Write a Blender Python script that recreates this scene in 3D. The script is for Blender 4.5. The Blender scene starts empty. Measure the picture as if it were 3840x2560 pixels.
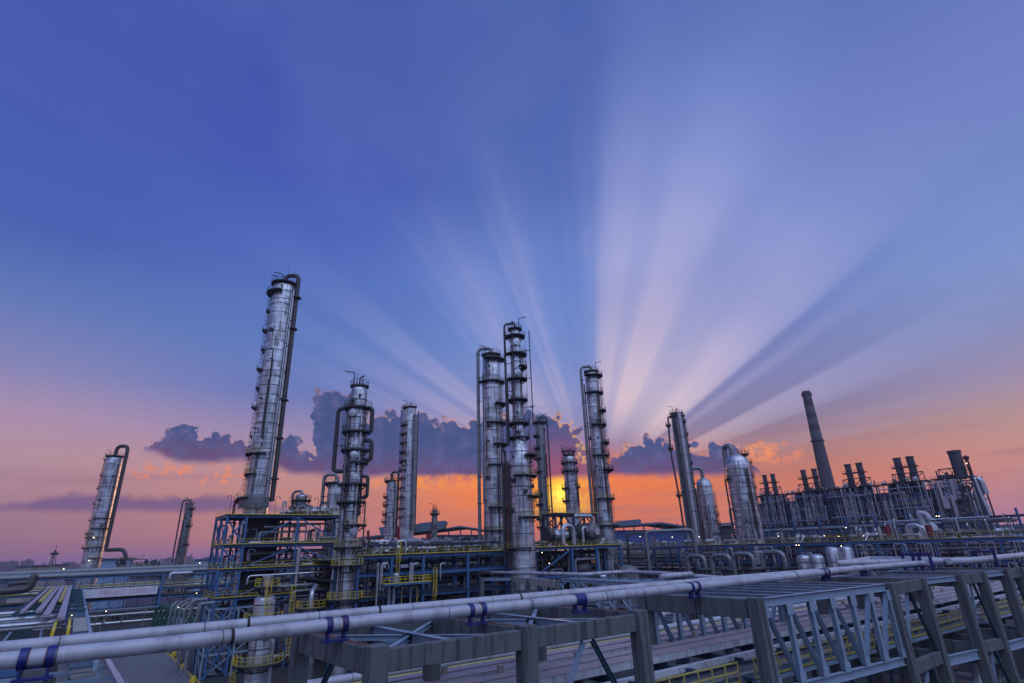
import bpy, math, random
from mathutils import Vector
R = math.radians
scene = bpy.context.scene
C = scene.collection
# ------------------------------------------------------------------ camera
F_PX, PITCH, ROLL, CAM_H = 2019.0, R(20.9), R(2.0), 22.0        # focal length for a frame 3840 wide
FWD = Vector((0, math.cos(PITCH), math.sin(PITCH)))
_up, _rt = Vector((0, -math.sin(PITCH), math.cos(PITCH))), Vector((1, 0, 0))
RIGHT = _rt*math.cos(ROLL) - _up*math.sin(ROLL)
UP = _up*math.cos(ROLL) + _rt*math.sin(ROLL)
CAM = Vector((0, 0, CAM_H))
cam = bpy.data.cameras.new('camera')
cam.sensor_width = 36.0
cam.lens = 36.0*F_PX/3840
cam.clip_start, cam.clip_end = 0.5, 30000
camo = bpy.data.objects.new('camera', cam)
C.objects.link(camo)
from mathutils import Matrix
camo.matrix_world = Matrix(((RIGHT.x, UP.x, -FWD.x, 0), (RIGHT.y, UP.y, -FWD.y, 0), (RIGHT.z, UP.z, -FWD.z, CAM_H), (0, 0, 0, 1)))
scene.camera = camo
scene.view_settings.view_transform = 'Standard'
scene.view_settings.look = 'None'
scene.view_settings.exposure = 0
scene.view_settings.gamma = 1
scene.cycles.max_bounces = 4
scene.cycles.diffuse_bounces = 2
scene.cycles.glossy_bounces = 3
scene.cycles.use_denoising = True
scene.cycles.sample_clamp_indirect = 4

# surveying: where a sight line from the photographer's stand meets a plane
def ray(x, y):
    d = RIGHT*(x-1920) + UP*(1280-y) + FWD*F_PX
    return d.normalized()
AZ = R(52.5)                                  # plant grid: U along the pipe racks, V away from them
U = Vector((math.sin(AZ), math.cos(AZ), 0))
V = Vector((-math.cos(AZ), math.sin(AZ), 0))
def atY(x, y, Y): d = ray(x, y); return CAM + d*(Y/d.y)
def atz(x, y, z): d = ray(x, y); return CAM + d*((z-CAM_H)/d.z)
def atv(x, y, v): d = ray(x, y); return CAM + d*(v/d.dot(V))
def atu(x, y, u): d = ray(x, y); return CAM + d*(u/d.dot(U))
def G(u, v, z=0.0): return U*u + V*v + Vector((0, 0, z))
def scale_at(p): return (Vector(p)-CAM).dot(FWD)/F_PX    # metres per picture unit at p
def azel(x, y):
    d = ray(x, y)
    return math.degrees(math.atan2(d.x, d.y)), math.degrees(math.asin(d.z))

# ------------------------------------------------------------------ little node language
def lin(c): return tuple(((v/255)/12.92 if v/255 <= .04045 else ((v/255+.055)/1.055)**2.4) for v in c)
class Nd:
    def __init__(s, nt): s.nt = nt; s.n = nt.nodes; s.l = nt.links
    def new(s, t, **k):
        n = s.n.new(t)
        for a, b in k.items(): setattr(n, a, b)
        return n
    def put(s, v, sock):
        if isinstance(v, bpy.types.NodeSocket): s.l.new(v, sock)
        elif isinstance(v, (tuple, list)) and len(v) == 3 and sock.type == 'RGBA': sock.default_value = (*v, 1)
        else: sock.default_value = v
    def m(s, op, a, b=None, c=None, clamp=False):
        n = s.new('ShaderNodeMath', operation=op, use_clamp=clamp)
        s.put(a, n.inputs[0])
        if b is not None: s.put(b, n.inputs[1])
        if c is not None: s.put(c, n.inputs[2])
        return n.outputs[0]
    def vm(s, op, a, b=None, sc=None):
        n = s.new('ShaderNodeVectorMath', operation=op)
        s.put(a, n.inputs[0])
        if b is not None: s.put(b, n.inputs[1])
        if sc is not None: s.put(sc, n.inputs['Scale'])
        return n.outputs['Value'] if op in ('DOT_PRODUCT', 'LENGTH') else n.outputs[0]
    def mix(s, f, a, b, blend='MIX'):
        n = s.new('ShaderNodeMix', data_type='RGBA', blend_type=blend)
        s.put(f, n.inputs[0]); s.put(a, n.inputs[6]); s.put(b, n.inputs[7])
        return n.outputs[2]
    def step(s, x, lo, hi):
        n = s.new('ShaderNodeMapRange', interpolation_type='SMOOTHSTEP')
        s.put(x, n.inputs[0]); n.inputs[1].default_value = lo; n.inputs[2].default_value = hi
        return n.outputs[0]
    def ramp(s, x, stops, interp='LINEAR'):
        n = s.new('ShaderNodeValToRGB'); cr = n.color_ramp; cr.interpolation = interp
        while len(cr.elements) < len(stops): cr.elements.new(0.5)
        for e, (p, c) in zip(cr.elements, sorted(stops)): e.position = p; e.color = (*c, 1)
        s.put(x, n.inputs[0]); return n.outputs[0]
    def curve(s, x, lo, hi, pts, vmax):
        """piecewise curve through (x, value)"""
        n = s.new('ShaderNodeFloatCurve'); cv = n.mapping.curves[0]
        pts = sorted(((a-lo)/(hi-lo), b/vmax) for a, b in pts)
        n.mapping.use_clip = False
        while len(cv.points) < len(pts): cv.points.new(.5, .5)
        for p, (a, b) in zip(cv.points, pts): p.location = (a, b); p.handle_type = 'AUTO_CLAMPED'
        n.mapping.update()
        t = s.m('DIVIDE', s.m('SUBTRACT', x, lo), hi-lo, clamp=True)
        s.put(t, n.inputs[1])
        return s.m('MULTIPLY', n.outputs[0], vmax)
    def noise(s, vec, scale, detail=4, rough=.55, dim='3D'):
        n = s.new('ShaderNodeTexNoise', noise_dimensions=dim)
        s.put(vec, n.inputs['Vector']); n.inputs['Scale'].default_value = scale
        n.inputs['Detail'].default_value = detail; n.inputs['Roughness'].default_value = rough
        return n.outputs[0]
    def xyz(s, x, y, z=0.0):
        n = s.new('ShaderNodeCombineXYZ'); s.put(x, n.inputs[0]); s.put(y, n.inputs[1]); s.put(z, n.inputs[2]); return n.outputs[0]

# ------------------------------------------------------------------ the sky (all laid out by compass bearing and height above the horizon)
world = bpy.data.worlds.new('World'); scene.world = world; world.use_nodes = True
w = Nd(world.node_tree); w.n.clear()
d = w.new('ShaderNodeTexCoord').outputs['Generated']
d = w.vm('NORMALIZE', d)
sx = w.new('ShaderNodeSeparateXYZ'); w.put(d, sx.inputs[0])
el = w.m('MULTIPLY', w.m('ARCSINE', sx.outputs[2]), 180/math.pi)
az = w.m('MULTIPLY', w.m('ARCTAN2', sx.outputs[0], sx.outputs[1]), 180/math.pi)
ae = w.xyz(az, el)
SUN_AZ, SUN_EL = azel(2105, 1848)
# horizon-to-zenith colours at five bearings, position = height/60 degrees
def el_ramp(stops): return w.ramp(w.m('DIVIDE', w.m('MAXIMUM', el, 0), 60.0), [(e/60, lin(c)) for e, c in stops])
gl = el_ramp([(0, (122, 98, 148)), (1.5, (156, 112, 132)), (4, (170, 126, 138)), (8, (184, 146, 158)), (11, (176, 146, 176)), (15, (134, 134, 184)), (20, (96, 120, 184)), (26, (70, 98, 178)), (34, (70, 92, 176)), (46, (70, 90, 174)), (60, (60, 84, 172))])
gl2 = el_ramp([(0, (140, 102, 146)), (1.5, (188, 122, 124)), (4.5, (206, 136, 118)), (8, (196, 146, 146)), (11, (160, 140, 176)), (15, (110, 125, 188)), (20, (92, 122, 190)), (28, (80, 108, 188)), (38, (66, 86, 176)), (48, (60, 78, 166)), (60, (56, 74, 160))])
gc = el_ramp([(0, (196, 108, 112)), (1.5, (220, 116, 84)), (3.5, (238, 122, 48)), (5.5, (250, 130, 28)), (8, (180, 120, 130)), (11, (150, 138, 180)), (15, (138, 148, 200)), (20, (116, 142, 206)), (27, (102, 132, 204)), (36, (84, 110, 184)), (46, (74, 98, 174)), (60, (64, 88, 166))])
gr2 = el_ramp([(0, (200, 118, 118)), (2, (218, 124, 92)), (5, (216, 124, 84)), (8, (178, 130, 128)), (11, (140, 128, 158)), (15, (128, 130, 180)), (20, (112, 130, 190)), (27, (106, 132, 200)), (36, (104, 128, 200)), (46, (92, 116, 186)), (60, (84, 106, 178))])
gr = el_ramp([(0, (166, 120, 162)), (3, (204, 138, 134)), (6, (208, 146, 134)), (9, (182, 148, 150)), (12, (154, 142, 178)), (16, (132, 144, 192)), (21, (126, 148, 206)), (27, (116, 138, 200)), (33, (112, 128, 196)), (42, (96, 116, 184)), (60, (86, 108, 176))])
sky = w.mix(w.step(az, -46, -22), gl, gl2)
sky = w.mix(w.step(az, -22, 2), sky, gc)
sky = w.mix(w.step(az, 6, 26), sky, gr2)
sky = w.mix(w.step(az, 26, 46), sky, gr)
# crepuscular rays fan out from behind the clouds
RO = ray(2225, 1845)
r_ = RO.cross(Vector((0, 0, 1))).normalized(); u_ = r_.cross(RO).normalized()
px_, py_, pz_ = w.vm('DOT_PRODUCT', d, tuple(r_)), w.vm('DOT_PRODUCT', d, tuple(u_)), w.vm('DOT_PRODUCT', d, tuple(RO))
ang = w.m('MULTIPLY', w.m('ARCTAN2', py_, px_), 180/math.pi)
rad = w.m('MULTIPLY', w.m('ARCCOSINE', pz_), 180/math.pi)
def fan(x, y):
    q = ray(x, y); return math.degrees(math.atan2(q.dot(u_), q.dot(r_)))
RAYS = [((3840, 1750), .45), ((3840, 1600), .40), ((3840, 1420), .52), ((3840, 1290), .44), ((3700, 1180), .60), ((3400, 1385), .56), ((3840, 1000), .62), ((3500, 1130), .42), ((3123, 1357), .35),
        ((3300, 1150), .38), ((3200, 1130), .48), ((2980, 1271), .46), ((3028, 1252), .40), ((2900, 1300), .38), ((2760, 1395), .46), ((2700, 1420), .74), ((2600, 1450), .86), ((2560, 1440), .82), ((2520, 1440), .74), ((2480, 1420), .70),
        ((2440, 1400), .80), ((2420, 1380), .94), ((2380, 1360), 1.0), ((2340, 1390), .84), ((2318, 1370), .70), ((2290, 1350), .80), ((2262, 1300), .74), ((2235, 1280), .56), ((2200, 1280), .42), ((2150, 1270), .36), ((2110, 1270), .38),
        ((2057, 1271), .50), ((2010, 1250), .52), ((1960, 1250), .44), ((1850, 1100), .52), ((1740, 1040), .53), ((1600, 1060), .46),
        ((1500, 1200), .42), ((1470, 1290), .54), ((1400, 1330), .43), ((1306, 1257), .40), ((1176, 1274), .52), ((1000, 1230), .42), ((735, 1143), .52), ((500, 1080), .42), ((300, 1040), .46), ((0, 1100), .38), ((0, 1300), .46), ((0, 1600), .44)]
# two curves (right half, left half) so every beam gets its own point
pts = sorted({round(fan(*p), 2): v for p, v in RAYS}.items())
fib = w.noise(w.xyz(w.m('MULTIPLY', ang, .26), w.m('MULTIPLY', rad, .012)), 1.0, 3, .5)
ray_a = w.m('ADD', ang, w.m('MULTIPLY', w.m('SUBTRACT', fib, .5), 1.6))
beam = w.curve(ray_a, -10, 190, [(-10, .45)]+pts+[(190, .45)], 1.0)
beam = w.m('ADD', beam, w.m('MULTIPLY', w.m('SUBTRACT', fib, .5), .24))
soft = w.noise(w.xyz(w.m('MULTIPLY', az, .035), w.m('MULTIPLY', el, .06), 4.0), 1.0, 4, .5)
beam = w.m('ADD', beam, w.m('MULTIPLY', w.m('SUBTRACT', soft, .5), .30))
fade = w.m('MULTIPLY', w.step(rad, 4, 12), w.m('SUBTRACT', 1.0, w.m('MULTIPLY', w.step(rad, 17, 46), .90)))
lit = w.m('MULTIPLY', w.m('MULTIPLY', w.m('SUBTRACT', beam, .45), 1.5), fade)
raycol = w.ramp(w.m('DIVIDE', rad, 60.0), [(0, lin((246, 204, 178))), (.22, lin((238, 206, 206))), (.40, lin((196, 186, 224))), (.62, lin((146, 164, 222))), (1, lin((120, 142, 212)))])
lit = w.m('MULTIPLY', lit, w.m('ADD', 1.0, w.m('MULTIPLY', w.m('SUBTRACT', 1.0, w.step(rad, 12, 30)), .55)))
sky = w.mix(w.m('MULTIPLY', lit, .95, clamp=True), sky, raycol)
dark = w.m('MULTIPLY', w.m('MULTIPLY', w.m('SUBTRACT', .45, beam), 1.45, clamp=True), fade)
sky = w.mix(dark, sky, w.vm('MULTIPLY', sky, (.62, .70, .82)))
# the pale veil of thin high cloud the beams light up, and broad soft mottling
vd = ray(2480, 1150)
vr = w.m('MULTIPLY', w.m('ARCCOSINE', w.vm('DOT_PRODUCT', d, tuple(vd))), 180/math.pi)
veil = w.m('MULTIPLY', w.m('SUBTRACT', 1.0, w.step(vr, 2, 30)), w.m('MULTIPLY', w.step(beam, .22, .8), w.step(el, 8, 14)))
sky = w.mix(w.m('MULTIPLY', veil, .42), sky, lin((170, 174, 222)))
mo = w.noise(w.xyz(w.m('MULTIPLY', az, .03), w.m('MULTIPLY', el, .05), 12.0), 1.0, 3, .5)
mo2 = w.noise(w.xyz(w.m('MULTIPLY', ang, .05), w.m('MULTIPLY', rad, .05), 21.0), 1.0, 3, .55)
high = w.step(el, 10, 22)
sky = w.mix(w.m('MULTIPLY', w.m('MULTIPLY', w.step(mo, .46, .68), high), .26), sky, lin((104, 124, 190)))
sky = w.mix(w.m('MULTIPLY', w.m('MULTIPLY', w.step(mo2, .50, .70), high), .22), sky, w.vm('MULTIPLY', sky, (.66, .74, .84)))
# thin pink and grey streaks low over the horizon
st = w.noise(w.xyz(w.m('MULTIPLY', az, .05), w.m('MULTIPLY', el, .55), 9.0), 1.0, 5, .6)
low = w.m('MULTIPLY', w.step(el, .3, 1.2), w.m('SUBTRACT', 1.0, w.step(el, 7, 13)))
sky = w.mix(w.m('MULTIPLY', w.m('MULTIPLY', w.step(st, .5, .7), low), .38), sky, lin((150, 100, 128)))
# the glow of the sun on the gap below the clouds
sd = tuple(Vector((math.sin(R(SUN_AZ))*math.cos(R(SUN_EL)), math.cos(R(SUN_AZ))*math.cos(R(SUN_EL)), math.sin(R(SUN_EL)))))
sr = w.m('MULTIPLY', w.m('ARCCOSINE', w.vm('DOT_PRODUCT', d, sd)), 180/math.pi)
bn_ = w.noise(w.xyz(w.m('MULTIPLY', az, .10), w.m('MULTIPLY', el, .8), 2.0), 1.0, 5, .6)
band = w.m('MULTIPLY', w.step(w.m('ADD', el, w.m('MULTIPLY', w.m('SUBTRACT', bn_, .5), 4.0)), 2.6, 5.6), w.m('SUBTRACT', 1.0, w.step(el, 7.2, 9.5)))
wide = w.m('SUBTRACT', 1.0, w.step(w.m('ABSOLUTE', w.m('SUBTRACT', az, 5.0)), 3, 19))
sky = w.mix(w.m('MULTIPLY', w.m('MULTIPLY', band, wide), .72), sky, tuple(c*1.12 for c in lin((255, 128, 14))))
sq = w.m('ADD', sr, w.m('MULTIPLY', w.m('SUBTRACT', bn_, .5), 2.2))
core = w.m('SUBTRACT', 1.0, w.step(sq, .2, 4.4))
sky = w.mix(w.m('MULTIPLY', core, .97), sky, tuple(c*1.2 for c in lin((255, 190, 10))))
hot = w.m('SUBTRACT', 1.0, w.step(sq, .0, 1.9))
sky = w.mix(hot, sky, tuple(c*1.6 for c in lin((255, 236, 70))))
# cumulus bank
def tops(px): return [azel(*p) for p in px]
n1 = w.noise(ae, .8, 5, .55); n2 = w.noise(ae, .28, 2, .5)
vo = w.new('ShaderNodeTexVoronoi', feature='SMOOTH_F1'); w.put(w.vm('ADD', ae, w.vm('SCALE', w.xyz(n1, n1), sc=1.2)), vo.inputs['Vector']); vo.inputs['Scale'].default_value = .95; vo.inputs['Smoothness'].default_value = .35
puff = w.m('ADD', w.m('MULTIPLY', w.m('SUBTRACT', n1, .5), 2.6), w.m('MULTIPLY', w.m('SUBTRACT', .45, vo.outputs[0]), 1.5))
T = [(500, 1760), (545, 1700), (600, 1625), (640, 1590), (680, 1575), (715, 1590), (740, 1640), (790, 1612), (850, 1605), (890, 1650), (925, 1650), (960, 1700), (1040, 1640), (1085, 1625), (1125, 1690), (1150, 1720), (1172, 1600), (1185, 1500), (1230, 1462), (1290, 1458), (1350, 1490), (1420, 1550), (1480, 1540), (1570, 1542), (1640, 1575), (1700, 1560), (1780, 1570), (1900, 1560), (1990, 1535), (2060, 1555), (2130, 1580), (2180, 1620), (2205, 1700), (2240, 1760), (2280, 1700), (2330, 1670), (2390, 1650), (2450, 1632), (2520, 1660), (2600, 1665), (2670, 1650), (2730, 1650), (2790, 1690), (2840, 1720), (2880, 1790)]
wn = w.noise(w.vm('ADD', ae, (31, 7, 3)), .42, 5, .6); azw = w.m('ADD', az, w.m('MULTIPLY', w.m('SUBTRACT', wn, .5), 4.5))
top = w.curve(azw, -45, 45, [(-45, 2.0)]+tops(T)+[(45, 2.0)], 20.0)
B = [(500, 1690), (560, 1690), (650, 1716), (760, 1728), (900, 1722), (1000, 1745), (1100, 1770), (1300, 1780), (1600, 1780), (1900, 1795), (2100, 1790), (2300, 1782), (2500, 1775), (2700, 1775), (2850, 1770)]
bot = w.curve(az, -45, 45, [(-45, 8.5)]+tops(B)+[(45, 5.0)], 20.0)
dist = w.m('ADD', w.m('SUBTRACT', top, el), w.m('MULTIPLY', puff, 1.15))
under = w.m('SUBTRACT', w.m('ADD', el, w.m('MULTIPLY', w.m('SUBTRACT', n2, .5), 1.2)), bot)
cm = w.m('MULTIPLY', w.step(dist, 0, .22), w.step(under, -.45, .45))
deep = w.step(dist, .1, 3.0)
ccol = w.mix(w.step(under, 0, 3.0), lin((104, 76, 118)), lin((66, 82, 132)))
ccol = w.mix(w.m('MULTIPLY', w.step(n1, .42, .66), .55), ccol, lin((94, 98, 148)))
nearsun = w.m('SUBTRACT', 1.0, w.step(w.m('ABSOLUTE', w.m('SUBTRACT', az, 8)), 4, 42))
ccol = w.mix(w.m('MULTIPLY', w.m('SUBTRACT', 1.0, w.step(sr, 1.0, 8)), .6), ccol, lin((190, 84, 92)))
rim = w.m('MULTIPLY', w.m('SUBTRACT', 1.0, w.step(dist, .10, .55)), w.m('MULTIPLY', w.step(n2, .42, .54), w.m('MULTIPLY', nearsun, w.step(under, 1.0, 2.6))))
rimc = w.mix(w.step(sr, 3, 14), lin((255, 176, 66)), lin((246, 178, 164)))
ccol = w.mix(w.m('MULTIPLY', rim, .82), ccol, rimc)
inner = w.m('MULTIPLY', w.m('MULTIPLY', w.step(n1, .60, .74), w.step(under, .9, 2.4)), w.m('SUBTRACT', 1.0, w.step(dist, 1.0, 2.6)))
ccol = w.mix(w.m('MULTIPLY', inner, .40), ccol, rimc)
sky = w.mix(cm, sky, ccol)
# low haze clouds at the left, a few lit wisps
hz = w.m('ADD', w.m('SUBTRACT', w.curve(az, -60, -10, [(-60, 4.4), (-47, 4.9), (-43, 4.6), (-38, 5.6), (-33, 5.4), (-28, 5.6), (-22, 4.6), (-17, 4.0), (-10, 2.0)], 8.0), el), w.m('MULTIPLY', w.m('SUBTRACT', n1, .5), 1.2))
hm = w.m('MULTIPLY', w.m('MULTIPLY', w.step(hz, 0, .8), w.step(w.m('ADD', el, w.m('MULTIPLY', w.m('SUBTRACT', n2, .5), .8)), 3.5, 4.3)), w.m('SUBTRACT', 1.0, w.step(az, -26, -17)))
sky = w.mix(w.m('MULTIPLY', hm, .85), sky, lin((112, 84, 132)))
def wisp(x, y, rx, ry, col, k, sc=2.6, lo=.5):
    global sky
    a0, e0 = azel(x, y)
    q = w.m('ADD', w.m('POWER', w.m('DIVIDE', w.m('SUBTRACT', az, a0), rx), 2), w.m('POWER', w.m('DIVIDE', w.m('SUBTRACT', el, e0), ry), 2))
    nn = w.noise(w.xyz(w.m('ADD', az, x*.1), el, y*.05), sc*.5, 6, .68)
    f = w.m('MULTIPLY', w.m('SUBTRACT', 1.0, w.step(q, .1, 1.0)), w.step(nn, lo, lo+.14))
    sky = w.mix(w.m('MULTIPLY', f, k), sky, lin(col))
wisp(760, 1775, 8, 1.2, (250, 140, 84), .8)
wisp(2925, 1700, 2.4, 1.3, (240, 140, 100), .9, 2.2, .40)
wisp(2840, 1690, 2.0, 1.2, (250, 152, 90), .9, 2.2, .42)
wisp(2182, 1690, .9, 1.6, (255, 196, 90), .9, 2.6, .47)
wisp(2300, 1850, 9, 1.3, (236, 120, 60), .7, 2.0, .44)
wisp(1700, 1805, 12, .9, (255, 150, 40), .8, 1.4, .40)
# behind the photographer, an added bright patch of sky lights the facing sides
bd = tuple(Vector((.34, -.74, .58)).normalized())
back = w.step(w.vm('DOT_PRODUCT', d, bd), .28, .90)
bcol = w.ramp(w.m('DIVIDE', w.m('MAXIMUM', el, 0), 90.0), [(0, lin((60, 66, 96))), (.2, lin((120, 134, 178))), (.5, lin((206, 220, 252))), (1, lin((160, 184, 240)))])
sky = w.mix(back, sky, w.vm('SCALE', bcol, sc=2.3))
hi = w.step(el, 52, 75)
sky = w.mix(w.m('MULTIPLY', hi, w.m('SUBTRACT', 1.0, back)), sky, lin((100, 126, 205)))
# grain of the air
gn = w.noise(w.vm('SCALE', d, sc=1.0), 420.0, 1, .5)
sky = w.vm('SCALE', sky, sc=w.m('ADD', .965, w.m('MULTIPLY', gn, .07)))
bg = w.new('ShaderNodeBackground'); w.put(sky, bg.inputs[0]); bg.inputs[1].default_value = 1.0
wo = w.new('ShaderNodeOutputWorld'); w.l.new(bg.outputs[0], wo.inputs[0])
world.cycles.sampling_method = 'MANUAL'; world.cycles.sample_map_resolution = 512
# the sun itself: low, behind the cloud bank
sun = bpy.data.lights.new('sun', 'SUN'); sun.energy = 0.4; sun.angle = R(3); sun.color = (1, .5, .2)
suno = bpy.data.objects.new('sun', sun); C.objects.link(suno)
suno.rotation_euler = Vector((-sd[0], -sd[1], -sd[2])).to_track_quat('-Z', 'Y').to_euler()
# ------------------------------------------------------------------ materials
def mat(name, col, rough=.6, metal=0.0, var=.18, scale=1.5, stain=0.0, stain_col=(90, 60, 40), streak=False, sf=1.6, brick=None, bump=0.0, emis=None, joint=None):
    m = bpy.data.materials.new(name); m.use_nodes = True
    s = Nd(m.node_tree); b = s.n['Principled BSDF']
    base = lin(col)
    geo = s.new('ShaderNodeNewGeometry').outputs['Position']
    n = s.noise(geo, scale, 4, .6)
    c = s.mix(n, tuple(x*(1-var) for x in base), tuple(min(1, x*(1+var)) for x in base))
    if brick:                                  # sheets of cladding laid round a vessel
        uv = s.new('ShaderNodeTexCoord').outputs['UV']
        bt = s.new('ShaderNodeTexBrick'); s.put(uv, bt.inputs['Vector'])
        bt.inputs['Scale'].default_value = 1.0
        bt.inputs['Brick Width'].default_value = brick[0]; bt.inputs['Row Height'].default_value = brick[1]
        bt.inputs['Mortar Size'].default_value = .035; bt.inputs['Mortar Smooth'].default_value = .3
        bt.inputs['Color1'].default_value = (.68, .68, .68, 1); bt.inputs['Color2'].default_value = (1.25, 1.25, 1.25, 1); bt.inputs['Mortar'].default_value = (.42, .42, .42, 1)
        c = s.mix(1.0, c, bt.outputs[0], 'MULTIPLY')
    if stain > 0:
        sep = s.new('ShaderNodeSeparateXYZ'); s.put(geo, sep.inputs[0])
        v = s.xyz(s.m('MULTIPLY', sep.outputs[0], sf), s.m('MULTIPLY', sep.outputs[1], sf), s.m('MULTIPLY', sep.outputs[2], .13 if streak else 1.0))
        k = s.noise(v, 1.0, 5, .65)
        c = s.mix(s.m('MULTIPLY', s.step(k, .47, .68), stain), c, lin(stain_col))
    if joint:                                  # dark joints between sheets laid along a rack
        fr = s.m('FRACT', s.m('DIVIDE', s.vm('DOT_PRODUCT', geo, tuple(U)), joint))
        c = s.mix(s.m('MULTIPLY', s.m('LESS_THAN', fr, .035/joint*1.6), .8), c, lin((38, 34, 40)))
    s.put(c, b.inputs['Base Color'])
    b.inputs['Metallic'].default_value = metal
    s.put(s.m('ADD', rough-.1, s.m('MULTIPLY', n, .2)), b.inputs['Roughness'])
    if bump:
        bp = s.new('ShaderNodeBump'); bp.inputs['Strength'].default_value = bump; bp.inputs['Distance'].default_value = .05
        s.put(s.noise(geo, scale*8, 4, .7), bp.inputs['Height']); s.l.new(bp.outputs[0], b.inputs['Normal'])
    if emis:
        b.inputs['Emission Color'].default_value = (*emis[0], 1); b.inputs['Emission Strength'].default_value = emis[1]
    return m
M = {}
M['clad'] = mat('aluminium_cladding', (188, 194, 204), .38, .72, .14, .6, .8, (58, 56, 58), True, brick=(3.1, 1.05))
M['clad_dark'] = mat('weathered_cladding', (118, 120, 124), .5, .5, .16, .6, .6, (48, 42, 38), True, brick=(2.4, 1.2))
M['clad_small'] = mat('pipe_cladding', (182, 188, 196), .36, .75, .15, .8, .35, (78, 72, 66))
M['pipe_grey'] = mat('grey_pipe_paint', (120, 126, 132), .45, .35, .18, .7, .4, (60, 54, 50))
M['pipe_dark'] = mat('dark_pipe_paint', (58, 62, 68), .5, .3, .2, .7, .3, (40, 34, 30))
M['pipe_white'] = mat('pale_pipe_paint', (162, 166, 178), .34, 0, .12, .7, .6, (112, 110, 120), True, sf=.9, joint=5.9)
M['blue'] = mat('blue_steel_paint', (56, 98, 144), .5, .1, .18, .8, .35, (44, 56, 70))
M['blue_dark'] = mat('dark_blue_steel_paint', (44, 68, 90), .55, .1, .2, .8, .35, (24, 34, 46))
M['blue_pale'] = mat('pale_blue_steel_paint', (128, 150, 172), .45, .1, .1, .7, .3, (84, 98, 112))
M['teal'] = mat('dark_teal_steel_paint', (34, 74, 88), .5, .1, .2, .8, .3, (24, 44, 50))
M['clamp'] = mat('ultramarine_clamp_paint', (22, 36, 108), .45, .1, .14, 2, .5, (60, 28, 32))
M['rust'] = mat('rusty_steel', (92, 52, 46), .8, 0, .25, 4, .5, (50, 34, 34))
M['yellow'] = mat('yellow_safety_paint', (204, 180, 36), .5, 0, .2, 2, .45, (96, 84, 44))
M['yellow_old'] = mat('faded_yellow_paint', (168, 156, 84), .6, 0, .2, 2, .4, (90, 80, 50))
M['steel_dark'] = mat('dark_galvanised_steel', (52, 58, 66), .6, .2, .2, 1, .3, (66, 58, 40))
M['concrete'] = mat('stained_concrete', (86, 92, 97), .9, 0, .28, 1.3, .8, (36, 38, 42), True, sf=2.6, bump=.5)
M['concrete_light'] = mat('worn_concrete', (150, 148, 144), .9, 0, .14, 1.0, .5, (84, 80, 78), True, bump=.3)
M['road'] = mat('worn_concrete_road', (110, 114, 118), .75, 0, .5, .5, .85, (54, 56, 60), joint=5.2, bump=.2)
M['asphalt'] = mat('dark_asphalt', (44, 46, 52), .9, 0, .25, .3, .4, (46, 46, 50), bump=.2)
M['ground'] = mat('oily_gravel_ground', (40, 42, 44), .95, 0, .35, .08, .5, (40, 44, 36), bump=.2)
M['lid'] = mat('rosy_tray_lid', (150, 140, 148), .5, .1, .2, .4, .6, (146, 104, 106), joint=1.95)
M['tray_side'] = mat('white_tray_side', (176, 182, 192), .5, .1, .1, .6, .5, (96, 98, 104), True, joint=3.1)
M['tray_lid_left'] = mat('pale_tray_lid', (150, 144, 160), .5, .1, .16, .5, .6, (100, 94, 108))
M['seam'] = mat('dark_seam', (40, 36, 38), .8)
M['black'] = mat('black_void', (22, 24, 28), .9)
M['red'] = mat('red_paint', (112, 24, 30), .5, 0, .15, 2)
M['band_red'] = mat('faded_red_brick', (66, 48, 58), .85, 0, .1, .3)
M['band_white'] = mat('faded_white_brick', (86, 92, 104), .85, 0, .1, .3)
M['stack'] = mat('grey_chimney_concrete', (66, 70, 80), .85, 0, .12, .1, .4, (60, 60, 66), True)
M['green'] = mat('green_hose_rubber', (18, 74, 58), .6, 0, .2, 2)
M['roof'] = mat('blue_grey_sheet_roof', (84, 102, 124), .6, .2, .14, .2, .3, (60, 70, 84))
M['wall_blue'] = mat('blue_sheet_wall', (62, 82, 138), .65, .1, .12, .2, .3, (46, 60, 100))
M['wall_pale'] = mat('pale_blue_sheet_wall', (128, 158, 190), .65, .1, .08, .2, .2, (100, 120, 150))
M['lamp'] = mat('lit_lamp', (255, 240, 200), .5, emis=((1, .84, .5), 7))
M['lamp_grey'] = mat('lamp_housing', (120, 124, 130), .5)
M['far'] = mat('hazy_far_building', (92, 92, 112), .9, 0, .2, .01)  # distance haze is mixed into this base colour
M['far_tree'] = mat('far_tree_foliage', (36, 52, 44), .95, 0, .3, .05)
M['trunk'] = mat('tree_bark', (58, 48, 40), .95)
M['smoke_white'] = mat('banner_cloth', (196, 200, 214), .8, 0, .05, 1.5)
M['txt_red'] = mat('faded_red_lettering', (186, 120, 150), .8)
M['txt_navy'] = mat('navy_emblem', (40, 44, 90), .8)
M['furnace'] = mat('furnace_casing', (44, 50, 60), .7, .2, .2, .25, .5, (44, 46, 52), True)

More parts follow.
